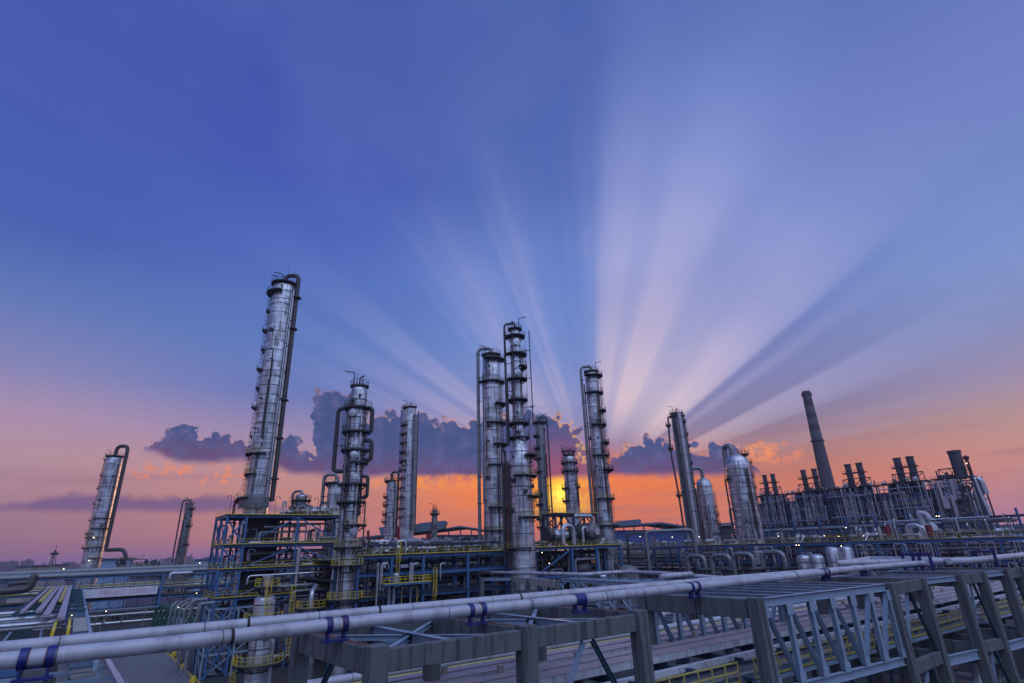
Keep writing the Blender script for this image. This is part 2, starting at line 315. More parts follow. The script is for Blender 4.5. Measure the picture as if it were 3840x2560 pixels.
# ------------------------------------------------------------------ mesh builder
def perp(d):
    a = Vector((0, 0, 1)) if abs(d.z) < .9 else Vector((1, 0, 0))
    x = d.cross(a).normalized(); return x, x.cross(d).normalized()
class MB:
    def __init__(s): s.v, s.f, s.sm, s.uv, s.mi = [], [], [], [], {}
    def quadbox(s, c8):
        b = len(s.v); s.v += [tuple(p) for p in c8]
        for f in ((0, 3, 2, 1), (4, 5, 6, 7), (0, 1, 5, 4), (1, 2, 6, 5), (2, 3, 7, 6), (3, 0, 4, 7)):
            s.f.append(tuple(b+i for i in f)); s.sm.append(False); s.uv.append(None)
        return s
    def box(s, c, X, Y, Z):                     # centre and three half-axis vectors
        c = Vector(c)
        return s.quadbox([c-X-Y-Z, c+X-Y-Z, c+X+Y-Z, c-X+Y-Z, c-X-Y+Z, c+X-Y+Z, c+X+Y+Z, c-X+Y+Z])
    def uvbox(s, u0, u1, v0, v1, z0, z1):
        return s.box(G((u0+u1)/2, (v0+v1)/2, (z0+z1)/2), U*((u1-u0)/2), V*((v1-v0)/2), Vector((0, 0, (z1-z0)/2)))
    def bar(s, p, q, w, h=None):                # a straight bar, w wide, h high
        p, q = Vector(p), Vector(q); h = h or w; d = (q-p)
        L = d.length
        if L < 1e-4: return s
        d /= L
        if abs(d.z) < .95: x = d.cross(Vector((0, 0, 1))).normalized(); y = x.cross(d)
        else: x = U.copy(); x = (x-d*x.dot(d)).normalized(); y = x.cross(d).normalized()
        return s.box((p+q)/2, d*(L/2), x*(w/2), y*(h/2))
    def ibeam(s, p, q, w, h, t=None):           # rolled steel section: two flanges and a web
        p, q = Vector(p), Vector(q); d = (q-p).normalized(); t = t or w*.09
        if abs(d.z) < .95: x = d.cross(Vector((0, 0, 1))).normalized(); y = x.cross(d)
        else: x = U.copy(); x = (x-d*x.dot(d)).normalized(); y = x.cross(d).normalized()
        L, c = (q-p).length/2, (p+q)/2
        s.box(c+y*(h/2-t/2), d*L, x*(w/2), y*(t/2)); s.box(c-y*(h/2-t/2), d*L, x*(w/2), y*(t/2))
        return s.box(c, d*L, x*(t/2), y*(h/2-t-.001))
    def tube(s, pts, r, n=8, bend=None, caps=True):
        pts = [Vector(p) for p in pts]
        if bend and len(pts) > 2:               # round the corners
            out = [pts[0]]
            for a, b, c in zip(pts, pts[1:], pts[2:]):
                d1, d2 = (a-b), (c-b); l1, l2 = d1.length, d2.length
                if l1 < 1e-5 or l2 < 1e-5: continue
                k = min(bend, l1*.49, l2*.49); p0, p1 = b+d1/l1*k, b+d2/l2*k
                for i in range(6):
                    t = i/5; out.append(p0*(1-t)**2+b*2*t*(1-t)+p1*t*t)
            out.append(pts[-1]); pts = out
        b = len(s.v); prev = None; k = len(pts)
        for i, p in enumerate(pts):
            d = (pts[min(i+1, k-1)]-pts[max(i-1, 0)]).normalized()
            if prev is None: x, y = perp(d)
            else:
                x = (prev-d*prev.dot(d)); x = x.normalized() if x.length > 1e-6 else perp(d)[0]; y = x.cross(d)
            prev = x
            rr = r[i] if isinstance(r, (list, tuple)) else r
            for j in range(n):
                a = 2*math.pi*j/n; s.v.append(tuple(p+x*(math.cos(a)*rr)+y*(math.sin(a)*rr)))
        for i in range(k-1):
            for j in range(n):
                j2 = (j+1) % n; s.f.append((b+i*n+j, b+(i+1)*n+j, b+(i+1)*n+j2, b+i*n+j2)); s.sm.append(n > 5); s.uv.append(None)
        if caps:
            for o, rev in ((b, False), (b+(k-1)*n, True)):
                f = tuple(o+j for j in range(n)); s.f.append(f[::-1] if rev else f); s.sm.append(False); s.uv.append(None)
        return s
    def lathe(s, c, prof, n=24, axis=None, a0=0.0, a1=2*math.pi, second=()):   # profile of (radius, height) along an axis
        c = Vector(c); ax = Vector(axis).normalized() if axis is not None else Vector((0, 0, 1))
        if axis is None: x, y = Vector((1, 0, 0)), Vector((0, 1, 0))
        else: x, y = perp(ax)
        full = abs(a1-a0-2*math.pi) < 1e-6; m = n+1; b = len(s.v)
        L = 0.0; ls = []
        for i, (r, z) in enumerate(prof):
            if i: L += math.hypot(r-prof[i-1][0], z-prof[i-1][1])
            ls.append(L)
            for j in range(m):
                a = a0+(a1-a0)*j/n; s.v.append(tuple(c+ax*z+x*(math.cos(a)*r)+y*(math.sin(a)*r)))
        rm = max(r for r, z in prof)
        for i in range(len(prof)-1):
            for j in range(n):
                if i in second: s.mi[len(s.f)] = 1
                s.f.append((b+i*m+j, b+i*m+j+1, b+(i+1)*m+j+1, b+(i+1)*m+j)); s.sm.append(True)
                ua, ub = (a1-a0)*j/n*rm, (a1-a0)*(j+1)/n*rm
                s.uv.append(((ua, ls[i]), (ub, ls[i]), (ub, ls[i+1]), (ua, ls[i+1])))
        return s
    def build(s, name, m, parent=None, sharp=35, m2=None, bev=0):
        o0 = Vector((0, 0, 0)); p = parent
        while p is not None: o0 = o0+p.location; p = p.parent
        if parent is None and s.v:
            n = len(s.v); o0 = Vector((sum(v[0] for v in s.v)/n, sum(v[1] for v in s.v)/n, min(v[2] for v in s.v)))
        me = bpy.data.meshes.new(name)
        me.from_pydata([(a-o0.x, b-o0.y, c-o0.z) for a, b, c in s.v], [], s.f)
        me.polygons.foreach_set('use_smooth', s.sm)
        if any(u is not None for u in s.uv):
            ul = me.uv_layers.new(name='UVMap'); dat = []
            for f, u in zip(s.f, s.uv):
                for k in range(len(f)): dat += list(u[k]) if u else [0, 0]
            ul.data.foreach_set('uv', dat)
        me.materials.append(M[m] if isinstance(m, str) else m)
        if m2:
            me.materials.append(M[m2])
            for k in s.mi: me.polygons[k].material_index = 1
        if any(s.sm):
            me.validate(); me.set_sharp_from_angle(angle=R(sharp))
        o = bpy.data.objects.new(name, me); C.objects.link(o)
        if parent is not None: o.parent = parent
        else: o.location = o0
        if bev:
            b_ = o.modifiers.new('bevel', 'BEVEL'); b_.width = bev; b_.segments = 2; b_.limit_method = 'ANGLE'
        return o
ORD = 'first second third fourth fifth sixth seventh eighth ninth tenth eleventh twelfth thirteenth fourteenth fifteenth sixteenth seventeenth eighteenth nineteenth twentieth twenty-first twenty-second'.split()
def tag(o, label, cat, group=None, kind=None):
    if kind: o['kind'] = kind
    if label: o['label'] = label
    if cat: o['category'] = cat
    if group: o['group'] = group
    return o
def thing(name, label, cat, loc, group=None):
    o = bpy.data.objects.new(name, None); C.objects.link(o); o.location = loc; o.empty_display_size = .5
    return tag(o, label, cat, group, 'thing')

# ------------------------------------------------------------------ shared sub-assemblies
def rail_path(mb, pts, h=1.15, step=1.6, t=.045):       # a guard rail along a path
    for p, q in zip(pts, pts[1:]):
        p, q = Vector(p), Vector(q); L = (q-p).length; n = max(1, round(L/step)); z = Vector((0, 0, 1))
        for k in (h, h*.55): mb.bar(p+z*k, q+z*k, t)
        mb.bar(p+z*.08, q+z*.08, t*.6, .15)
        for i in range(n+1):
            a = p.lerp(q, i/n); mb.bar(a, a+z*h, t)
    return mb
def gooseneck_light(parent, p, h=3.2, arm=.9, ang=0.0, lit=False):
    mb = MB(); p = Vector(p); x = Vector((math.cos(ang), math.sin(ang), 0)); z = Vector((0, 0, 1))
    mb.tube([p, p+z*h, p+z*h+x*arm*.6+z*.15, p+z*(h-.25)+x*arm], .05, 5, bend=.4)
    o = mb.build('lamp_post', 'steel_dark', parent)
    mb = MB(); mb.lathe(p+z*(h-.5)+x*arm, [(0, .30), (.12, .28), (.26, 0.0), (0, 0.0)], 8)
    mb.build('lamp_head', 'lamp' if lit else 'lamp_grey', o)
def platform(parent, c, z, r, a0, a1, wd=1.1, rail='steel_dark', t=.22, brk=True):
    """a gallery round a tower from angle a0 to a1 (degrees, 0 = picture right, -90 = towards the camera)"""
    c = Vector((c[0], c[1], z)); A0, A1 = R(a0), R(a1); n = max(4, int((a1-a0)/12))
    mb = MB()
    mb.lathe(c, [(r+.03, 0), (r+wd, 0), (r+wd, t), (r+.03, t), (r+.03, 0)], n, a0=A0, a1=A1)
    if brk:
        nb = max(2, int((a1-a0)/26))
        for i in range(nb+1):
            a = A0+(A1-A0)*i/nb; x = Vector((math.cos(a), math.sin(a), 0)); p = c+x*(r+.02)
            mb.bar(p-Vector((0, 0, 1.0)), c+x*(r+wd*.95), .14, .14)
            mb.bar(c+x*r-Vector((0, 0, .1)), c+x*(r+wd)-Vector((0, 0, .1)), .14, .2)
    o = mb.build('platform', 'steel_dark', parent)
    mb = MB(); R2 = r+wd-.06
    m = max(3, int((A1-A0)*R2/.9)); z1 = Vector((0, 0, 1))
    P = [c+Vector((math.cos(A0+(A1-A0)*i/m)*R2, math.sin(A0+(A1-A0)*i/m)*R2, t)) for i in range(m+1)]
    for i, p in enumerate(P):
        mb.bar(p, p+z1*1.15, .055)
        if i < m:
            for k in (1.15, .62, .1): mb.bar(p+z1*k, P[i+1]+z1*k, .055)
    mb.build('railing', rail, o)
    return o
def ladder(parent, p, z0, z1, out, cage=True, m='steel_dark'):
    """caged ladder at point p (x, y), facing away along out"""
    out = Vector(out).normalized(); sd = out.cross(Vector((0, 0, 1))); p = Vector((p[0], p[1], 0)); mb = MB(); z = Vector((0, 0, 1))
    for k in (-.28, .28): mb.bar(p+sd*k+z*z0, p+sd*k+z*(z1+1.1), .07)
    n = int((z1-z0)/.6)
    for i in range(n): mb.bar(p-sd*.28+z*(z0+.6*i+.3), p+sd*.28+z*(z0+.6*i+.3), .05)
    if cage and z1-z0 > 3:
        hs = [z0+2.2+1.3*i for i in range(int((z1-z0-1.2)/1.3))]
        arc = [(.36, 0), (.40, .35), (.25, .68), (0, .8), (-.25, .68), (-.40, .35), (-.36, 0)]
        for h in hs:
            q = [p+sd*a+out*b+z*h for a, b in arc]
            for a, b in zip(q, q[1:]): mb.bar(a, b, .05)
        if hs:
            for a, b in (arc[1], arc[3], arc[5]): mb.bar(p+sd*a+out*b+z*hs[0], p+sd*a+out*b+z*(z1+1.0), .05)
    return mb.build('ladder', m, parent)
def head(r, z, n=6, k=.5):                              # profile of a domed vessel end
    return [(r*math.cos(math.pi/2*i/n), z+r*k*math.sin(math.pi/2*i/n)) for i in range(n+1)]

def tower(name, label, cat, base, Y, prof, plats=(), lads=(), pipes=(), rings=4.0, m='clad', group=None, dome=.5, extras=None, ring_t=.10, skirt=True, n=28, nozzles=6, seed=1):
    """base = a picture point on the axis; prof = (picture y, picture width) from the top down; everything becomes metres at distance Y"""
    rnd = random.Random(seed)
    b = atY(base[0], base[1], Y); cx, cy = b.x, b.y
    def zz(y):                                          # height of the axis at picture row y
        lo, hi = -5.0, 140.0
        for _ in range(40):
            mid = (lo+hi)/2; q = Vector((cx, cy, mid))-CAM
            if 1280-F_PX*q.dot(UP)/q.dot(FWD) > y: lo = mid
            else: hi = mid
        return lo
    def rr(y, wpx): return wpx/2*scale_at((cx, cy, zz(y)))
    P = [(zz(y), rr(y, wp)) for y, wp in prof]
    t = thing(name, label, cat, (cx, cy, 0), group)
    top_z, top_r = P[0]
    def rad(z):
        q = sorted(P)
        if z <= q[0][0]: return q[0][1]
        for (z0, r0), (z1, r1) in zip(q, q[1:]):
            if z <= z1: return r0+(r1-r0)*(z-z0)/max(z1-z0, 1e-3)
        return q[-1][1]
    zsh = top_z-top_r*dome
    pf, sec, z, ks = [(P[-1][1], 0.0)], [], rings or 1e9, sorted((a, b) for a, b in P[1:])
    while True:                                         # walk up the shell: profile corners and ribs, one closed surface
        nk = ks[0][0] if ks else 1e9
        if nk <= z and nk < zsh: pf.append((ks[0][1], nk)); ks.pop(0); continue
        if z >= zsh-.4: break
        r = rad(z); i = len(pf)
        pf += [(r, z), (r+ring_t, z+.01), (r+ring_t, z+.16), (r, z+.17)]; sec += [i, i+1, i+2]; z += rings*rnd.choice((.6, 1, 1, 1.3))
        ks = [k for k in ks if k[0] > pf[-1][1]+.02]
    pf += head(top_r, zsh, k=dome)
    mb = MB(); mb.lathe((cx, cy, 0), pf, n, second=sec)
    mb.build('shell', m, t, 50, m2='steel_dark')
    for pl in plats:
        y, a0, a1 = pl[:3]; z = zz(y) if y < 3000 else y-3000
        o_ = pl[3:] or (1.1,); platform(t, (cx, cy), z, rad(z), a0, a1, *(o_ if len(o_) > 1 or z > top_z*.5 else (o_[0], 'yellow_old')))
    for a, y0, y1 in lads:
        z0, z1 = zz(y0), zz(y1); a = R(a); o = Vector((math.cos(a), math.sin(a), 0)); r = max(rad(z0), rad(z1))+.35
        ladder(t, (cx+o.x*r, cy+o.y*r), z0, z1, o)
    for pp in pipes:                                    # (angle, pipe radius, gap, top y, bottom y, style, material)
        a, pr, gap, y1, y0, st, pm = pp; a = R(a); o = Vector((math.cos(a), math.sin(a), 0)); z1, z0 = zz(y1), zz(y0)
        q = Vector((cx, cy, 0))+o*(max(rad(z0), rad(z1))+gap+pr)
        mb = MB(); zv = Vector((0, 0, 1))
        if st == 'over':                                # rises out of the top, bends over and runs down
            mb.tube([Vector((cx, cy, top_z-.3)), Vector((cx, cy, z1)), q+zv*z1, q+zv*z0], pr, 10, bend=max(pr*2.6, (q-Vector((cx, cy, 0))).length*.45))
        elif st == 'side':                              # leaves and re-enters the side
            i1, i0 = Vector((cx, cy, 0))+o*(rad(z1)-.1), Vector((cx, cy, 0))+o*(rad(z0)-.1)
            mb.tube([i1+zv*z1, q+zv*z1, q+zv*z0, i0+zv*z0], pr, 10, bend=pr*2.4)
        elif st == 'in':
            i1 = Vector((cx, cy, 0))+o*(rad(z1)-.1); mb.tube([i1+zv*z1, q+zv*z1, q+zv*z0], pr, 10, bend=pr*2.4)
        else: mb.tube([q+zv*z1, q+zv*z0], pr, 8)
        o2 = mb.build('riser_pipe', pm, t)
        z = z0+5                                        # guides tying the pipe back to the shell
        while z < z1-2:
            s = Vector((cx, cy, z))+o*rad(z); mb = MB(); mb.bar(s, q+zv*z, .12, .16); mb.lathe(q+zv*(z-.1), [(pr+.02, 0), (pr+.10, 0), (pr+.10, .2), (pr+.02, .2)], 8); z += 7.5
            mb.build('pipe_guide', 'steel_dark', o2)
    for i in range(7 if nozzles else 3):                 # conduits and small lines strapped to the shell
        za, zb = sorted((rnd.uniform(top_z*.2, top_z-2), rnd.uniform(top_z*.35, top_z-2)))
        if zb-za < 4: continue
        a = R(rnd.uniform(-175, -5)); o = Vector((math.cos(a), math.sin(a), 0)); rm = max(rad(za), rad(zb), rad((za+zb)/2))+.22; pr = rnd.uniform(.05, .16)
        mb = MB(); q = Vector((cx, cy, 0))+o*rm; zv = Vector((0, 0, 1)); tn = zv.cross(o)*rnd.uniform(-1.2, 1.2)
        mb.tube([q+zv*za-o*.3, q+zv*za, q+zv*zb, q+zv*zb+tn-o*.3], pr, 6, bend=.4); mb.build('conduit', rnd.choice(('pipe_dark', 'pipe_dark', 'rust', 'clad_small')), t)
    # manways and nozzles scattered over the side that faces us
    for i in range(nozzles):
        mb = MB(); z = rnd.uniform(top_z*.35, top_z-2); a = R(rnd.uniform(-170, -10)); o = Vector((math.cos(a), math.sin(a), 0)); r = rad(z); s = rnd.choice((.18, .25, .45))
        mb.lathe(Vector((cx, cy, z))+o*(r-.05), [(s, 0), (s, .35), (s*1.35, .35), (s*1.35, .5), (0, .5)], 10, axis=o)
        mb.build('nozzle', 'steel_dark', t)
    t['_top'] = top_z
    if extras: extras(t, cx, cy, zz, rad, top_z)
    del t['_top']
    return t
def top_gear(t, cx, cy, zz, rad, top_z, r=None, davit=1, rail='steel_dark', seed=0, vents=True):
    """top platform with rails, a davit crane and vent pipes"""
    r = r or rad(top_z-1)
    platform(t, (cx, cy), top_z-.55, r*.25, 0, 360, r*.95, rail, brk=False)
    z = Vector((0, 0, 1)); p = Vector((cx, cy, top_z))
    if vents:
        mb = MB(); mb.tube([p-z*.4, p+z*1.6, p+z*1.9+Vector((davit*.9, 0, 0))], .16, 7, bend=.5)
        mb.tube([p+Vector((.5, .4, -.3)), p+Vector((.5, .4, 1.5))], .1, 6); mb.tube([p+Vector((-.6, -.2, -.3)), p+Vector((-.6, -.2, 2.4))], .05, 5)
        mb.build('vent_pipe', 'pipe_dark', t)
    mb = MB(); q = p+Vector((-davit*r*.7, -.4, -.4))
    mb.tube([q, q+z*3.0, q+z*3.3-Vector((davit*2.0, 0, 0))], .11, 7, bend=.5)
    mb.build('davit', 'steel_dark', t)
# ------------------------------------------------------------------ the tall columns of the plant
def ups(base, Y, xy):                                   # world point on the tower's depth plane
    return atY(xy[0], xy[1], Y)
def gear(davit=1, rail='steel_dark', vents=True):
    return lambda t, cx, cy, zz, rad, top: top_gear(t, cx, cy, zz, rad, top, davit=davit, rail=rail, vents=vents)
def ex_A(t, cx, cy, zz, rad, top):
    top_gear(t, cx, cy, zz, rad, top, davit=1, vents=False)
    z = zz(2062); q = Vector((cx+rad(z)+.9+.85, cy, z)); e = atY(462, 2072, 262)
    mb = MB(); mb.tube([q+Vector((0, 0, 2)), q, Vector((e.x-4, cy, z)), Vector((e.x, cy, z)), Vector((e.x+2, cy, z-4))], .85, 10, bend=2.2)
    mb.build('outlet_pipe', 'pipe_dark', t)
    for zy, a in ((2027, -60), (2112, -40)):
        gooseneck_light(t, (cx+rad(z)*.6, cy-rad(z)-1, zz(zy)), 1.8, .5, R(a), True)
tower('distillation_tower', 'leftmost column, wide grey cladding shell, dark overhead pipe looping down its right side', 'column', (338, 2120), 262,
      [(1706, 52), (1868, 55), (2132, 62)], plats=[(1722, 160, 205), (1780, 160, 205), (1830, 160, 205), (1887, 160, 205), (1950, 160, 205), (2000, -200, -80), (2052, -200, -10), (1943, -95, 0), (1980, -95, 0), (2014, -130, -50), (2092, -70, 0)],
      lads=[(180, 2052, 1706)], pipes=[(0, .85, .9, 1671, 2062, 'over', 'pipe_dark'), (-14, .15, .2, 1740, 2040, 'plain', 'pipe_grey')], extras=ex_A, rings=4.6, m='clad', seed=2)
tower('distillation_tower', 'slim dark column left of the blue frame, thin gooseneck pipe down its left side', 'column', (672, 2118), 290,
      [(1884, 26), (2122, 31)], plats=[(1906, -60, 50), (1970, -60, 50), (2040, -60, 50)], lads=[(-10, 2090, 1906)],
      pipes=[(180, .35, 1.6, 1872, 2106, 'over', 'pipe_dark')], rings=6, m='clad_dark', extras=gear(1), seed=3)
def ex_B(t, cx, cy, zz, rad, top):
    top_gear(t, cx, cy, zz, rad, top, davit=1, vents=False)
    for y in (1122, 1239, 1502, 1645, 1797):
        z = zz(y); mb = MB(); mb.lathe((cx+rad(z)+.75, cy, z), [(.7, 0), (1.35, 0), (1.35, .3), (.7, .3)], 12); mb.build('pipe_collar', 'steel_dark', t)
    mb = MB(); z = zz(1868)
    mb.lathe((cx, cy, zz(1906)), [(4.1, 0), (4.1, zz(1868)-zz(1906)), (3.0, zz(1855)-zz(1906))], 28, a0=R(-175), a1=R(-20)); mb.build('insulation_apron', 'clad_dark', t)
    mb = MB(); mb.tube([(cx-.4, cy-1, top-.3), (cx-.4, cy-1, top+2.8), (cx-3.4, cy-1, top+3.6)], .14, 6, bend=1); mb.tube([(cx+.5, cy, top), (cx+.5, cy, top+5.5)], .04, 4)
    mb.build('vent_pipe', 'pipe_dark', t)
tower('distillation_tower', 'tallest column, broad ribbed grey shell rising out of the blue frame at left', 'column', (962, 1880), 142,
      [(1066, 80), (1460, 82), (1868, 84), (2110, 90)],
      plats=[(1109, -215, -75, 1.5), (1174, 160, 212, 1.0), (1247, 155, 215, 1.3), (1313, 160, 212, 1.0), (1388, 155, 215, 1.4), (1458, 160, 212, 1.0), (1530, 155, 215, 1.4), (1636, 160, 208, .8), (1705, -205, -55, 1.3), (1780, -190, -85, .9), (1868, -200, -95, 1.9)],
      lads=[(190, 1868, 1705), (182, 1705, 1530), (186, 1530, 1388), (182, 1388, 1247), (186, 1247, 1109)],
      pipes=[(0, .62, .12, 1036, 1880, 'over', 'pipe_dark'), (-17, .22, .12, 1100, 1890, 'plain', 'clad_small'), (-27, .16, .12, 1110, 1880, 'plain', 'clad_small'), (-95, .2, .1, 1700, 1850, 'in', 'pipe_grey')],
      extras=ex_B, rings=2.6, nozzles=12, ring_t=.06, seed=4)
def ex_C(t, cx, cy, zz, rad, top):
    top_gear(t, cx, cy, zz, rad, top, davit=1, rail='steel_dark')
    for y, x in ((1553, -100), (1675, -75), (1710, -75), (1798, -60), (1990, -50)):      # round manways facing us
        z = zz(y); o = Vector((math.cos(R(x)), math.sin(R(x)), 0)); mb = MB()
        mb.lathe(Vector((cx, cy, z))+o*(rad(z)-.1), [(.62, 0), (.62, .5), (.82, .5), (.82, .7), (.3, .78), (0, .78)], 14, axis=o); mb.build('manway', 'clad_small', t)
tower('distillation_tower', 'column with big side loops of pipe, at the right end of the blue frame', 'column', (1296, 2188), 106,
      [(1441, 54), (1470, 60), (1700, 62), (1900, 65), (2245, 58)],
      plats=[(1533, -200, 15), (1622, -200, 15), (1690, -200, 15), (1737, -90, 15), (1817, -160, 25), (1884, -200, 0), (1970, -90, 25, 1.5), (2052, -200, 10, 1.1, 'yellow_old'), (2120, -210, 30, 1.4, 'yellow'), (2246, -210, 30, 1.7, 'yellow')],
      lads=[(-20, 1970, 1817), (-160, 1690, 1533), (-30, 2246, 2120)],
      pipes=[(180, .42, 1.9, 1527, 1763, 'side', 'pipe_dark'), (0, .42, .9, 1530, 1619, 'side', 'pipe_dark'), (0, .42, 1.2, 1651, 1725, 'side', 'pipe_dark'), (0, .35, .9, 1785, 1865, 'side', 'pipe_dark'), (-130, .18, .2, 1480, 2100, 'plain', 'pipe_grey'), (-50, .2, .2, 1560, 2000, 'plain', 'clad_small'), (-105, .14, .15, 1700, 2240, 'plain', 'pipe_dark'), (-15, .14, 1.2, 1880, 2080, 'plain', 'pipe_dark')],
      extras=ex_C, rings=2.3, nozzles=22, ring_t=.07, seed=5)
tower('reflux_drum', 'short upright drum with gooseneck pipe, half hidden behind the column with side loops', 'drum', (1250, 1945), 152,
      [(1800, 56), (1960, 60), (2100, 62)], plats=[(1812, -200, -60)], pipes=[(180, .45, .9, 1776, 1930, 'over', 'pipe_grey')], rings=3, seed=6)
tower('distillation_tower', 'shorter of the two grey columns with left galleries behind the long cowl roof', 'column', (1461, 1966), 210,
      [(1796, 31), (1810, 35), (1969, 39)], plats=[(1803, 150, 245), (1862, 150, 245), (1893, 150, 245), (1927, 150, 245), (1955, 150, 245)],
      pipes=[(-5, .42, .25, 1768, 2000, 'over', 'pipe_dark'), (-25, .2, .2, 1810, 2000, 'plain', 'clad_small')], rings=5, extras=gear(-1), seed=7)
tower('distillation_tower', 'taller of the two grey columns with left galleries behind the long cowl roof', 'column', (1523, 1964), 230,
      [(1522, 30), (1532, 44), (1700, 50), (1964, 57)], plats=[(y, 150, 262) for y in (1529, 1595, 1628, 1661, 1696, 1729, 1763, 1794, 1829, 1864, 1905, 1937)],
      lads=[(200, 1937, 1529)], pipes=[(0, .25, .3, 1540, 1990, 'plain', 'pipe_dark'), (-35, .75, .05, 1560, 1980, 'plain', 'pipe_grey')], rings=6, extras=gear(1), seed=8)
tower('vent_stack', 'small dark stack poking up behind the cowl roof', 'stack', (1630, 1948), 270, [(1908, 15), (1920, 20), (1960, 21)], plats=[(1925, 0, 360)], rings=4, m='clad_dark', extras=gear(1), seed=9)
tower('distillation_tower', 'broad pale column of the central pair, thick dark pipe running down its left side', 'column', (1856, 2045), 160,
      [(1326, 54), (1345, 64), (1550, 70), (1820, 74), (2050, 78), (2200, 66)],
      plats=[(1351, -125, 20, 1.5), (1435, -165, 20, 1.3), (1518, -70, 35, 1.6), (1589, -115, 20, 1.3), (1669, -85, 30, 1.7), (1746, -110, 25, 1.3), (1903, -110, 20, 1.6), (1988, -135, -35, 1.2)],
      lads=[(-60, 1903, 1746), (-35, 1746, 1589), (-100, 2040, 1903), (-20, 1589, 1435), (-110, 1435, 1351)],
      pipes=[(180, .52, .8, 1304, 2060, 'over', 'pipe_grey'), (-12, .32, .5, 1690, 2060, 'in', 'pipe_dark'), (5, .3, .7, 1740, 2060, 'in', 'pipe_dark'), (-150, .12, .1, 1400, 2050, 'plain', 'pipe_grey'), (-60, .14, .1, 1780, 2040, 'plain', 'pipe_dark')],
      extras=gear(1), rings=6.5, ring_t=.08, nozzles=10, seed=10)
def ex_F(t, cx, cy, zz, rad, top):
    top_gear(t, cx, cy, zz, rad, top, r=1.6, davit=-1)
    for y, x in ((1289, -80), (1378, -75), (1400, -80), (1610, -80), (1640, -60)):
        z = zz(y); o = Vector((math.cos(R(x)), math.sin(R(x)), 0)); mb = MB()
        mb.lathe(Vector((cx, cy, z))+o*(rad(z)-.1), [(.6, 0), (.6, .5), (.8, .5), (.8, .7), (0, .75)], 14, axis=o); mb.build('manway', 'clad_small', t)
tower('distillation_tower', 'tallest central column, thin upper shell widening through a cone to a stained base', 'column', (1962, 2080), 132,
      [(1232, 32), (1262, 38), (1620, 42), (1645, 46), (1726, 84), (1900, 88), (2150, 96)],
      plats=[(1267, -200, 20, 1.3), (1331, -160, 25, 1.6), (1378, -70, 45, 1.5), (1424, -165, 25, 1.4), (1501, -210, 30, 1.3), (1589, 0, 360, 1.4), (1642, -200, 20, 1.2), (1709, -60, 35, 1.8), (1786, -115, 20, 1.3), (1863, -55, 35, 1.7), (1940, -100, 20, 1.6), (2054, -185, -60, .9)],
      lads=[(-20, 1940, 1863), (-40, 1863, 1786), (-30, 1786, 1709), (-140, 1501, 1424), (-20, 1424, 1331), (-30, 1589, 1501), (-110, 2054, 1940)],
      pipes=[(180, .3, .9, 1215, 1650, 'over', 'pipe_dark'), (195, .4, .4, 1420, 1668, 'in', 'pipe_dark'), (-5, .13, 2.2, 1244, 1600, 'plain', 'pipe_dark'), (-150, .16, .1, 1740, 2130, 'plain', 'pipe_dark'), (-165, .25, .1, 1740, 2130, 'plain', 'rust'), (-120, .14, .1, 1300, 1640, 'plain', 'pipe_grey'), (178, .35, .8, 1730, 2100, 'plain', 'pipe_dark')],
      extras=ex_F, rings=3.6, nozzles=18, ring_t=.08, seed=11)
tower('distillation_tower', 'slender plain column just right of the stained broad-based one', 'column', (2045, 2020), 205,
      [(1578, 28), (1584, 32), (2020, 38)], plats=[(y, 150, 262) for y in (1634, 1680, 1718, 1768, 1852, 1890, 1945, 1975)]+[(1584, -200, 20)],
      pipes=[(0, .3, .9, 1562, 2035, 'over', 'pipe_dark'), (-20, .15, .2, 1700, 2035, 'plain', 'rust')], rings=8, m='pipe_grey', extras=gear(-1), seed=12)
tower('stripper_column', 'short squat column in front of the setting sun with galleries round its head', 'column', (2147, 1905), 190,
      [(1700, 32), (1722, 43), (1905, 49)], plats=[(1692, -200, 20, .9), (1735, 0, 360, .9), (1767, 0, 360, 1.0), (1830, 150, 240), (1877, 150, 240), (1826, -40, 20)],
      lads=[(-150, 1767, 1692)], pipes=[(-120, .15, .1, 1760, 1900, 'plain', 'pipe_dark'), (-30, .2, .1, 1750, 1900, 'plain', 'pipe_dark')], rings=4, extras=gear(1), nozzles=10, seed=13)
tower('distillation_tower', 'tall pale column right of the sun, leaning galleries all down its right side', 'column', (2276, 2054), 165,
      [(1388, 42), (1402, 47), (1690, 52), (1724, 58), (2060, 62), (2075, 44), (2230, 42)],
      plats=[(1411, -140, 25, 1.5), (1475, -150, 20, 1.2), (1542, -60, 40, 1.5), (1595, -125, 20, 1.2), (1662, -65, 35, 1.5), (1709, -135, 15, 1.1), (1763, -75, 35, 1.8), (1870, -125, 25, 1.3), (1970, -210, 30, 1.7)],
      lads=[(-15, 1542, 1411), (-20, 1662, 1542), (-20, 1763, 1662), (-40, 1970, 1870), (-95, 1870, 1709)],
      pipes=[(180, .42, .55, 1372, 2050, 'over', 'pipe_grey'), (190, .2, .12, 1440, 2040, 'plain', 'pipe_dark'), (-60, .12, .1, 1480, 1960, 'plain', 'pipe_dark')],
      extras=gear(-1), rings=5, ring_t=.08, nozzles=10, seed=14)
def ex_H(t, cx, cy, zz, rad, top):
    top_gear(t, cx, cy, zz, rad, top, davit=1)
    mb = MB(); P = [atY(2500+q[0], q[1], 229) for q in ((5, 1560), (14, 1685), (45, 1850), (72, 2030))]
    mb.tube(P, .38, 7); mb.build('transfer_pipe', 'pipe_dark', t)
    for y in (1593, 1680, 1855):
        p = atY(2506 if y < 1600 else (2515 if y < 1700 else 2546), y, 229); platform(t, (p.x, p.y), p.z, .4, 0, 360, .8)
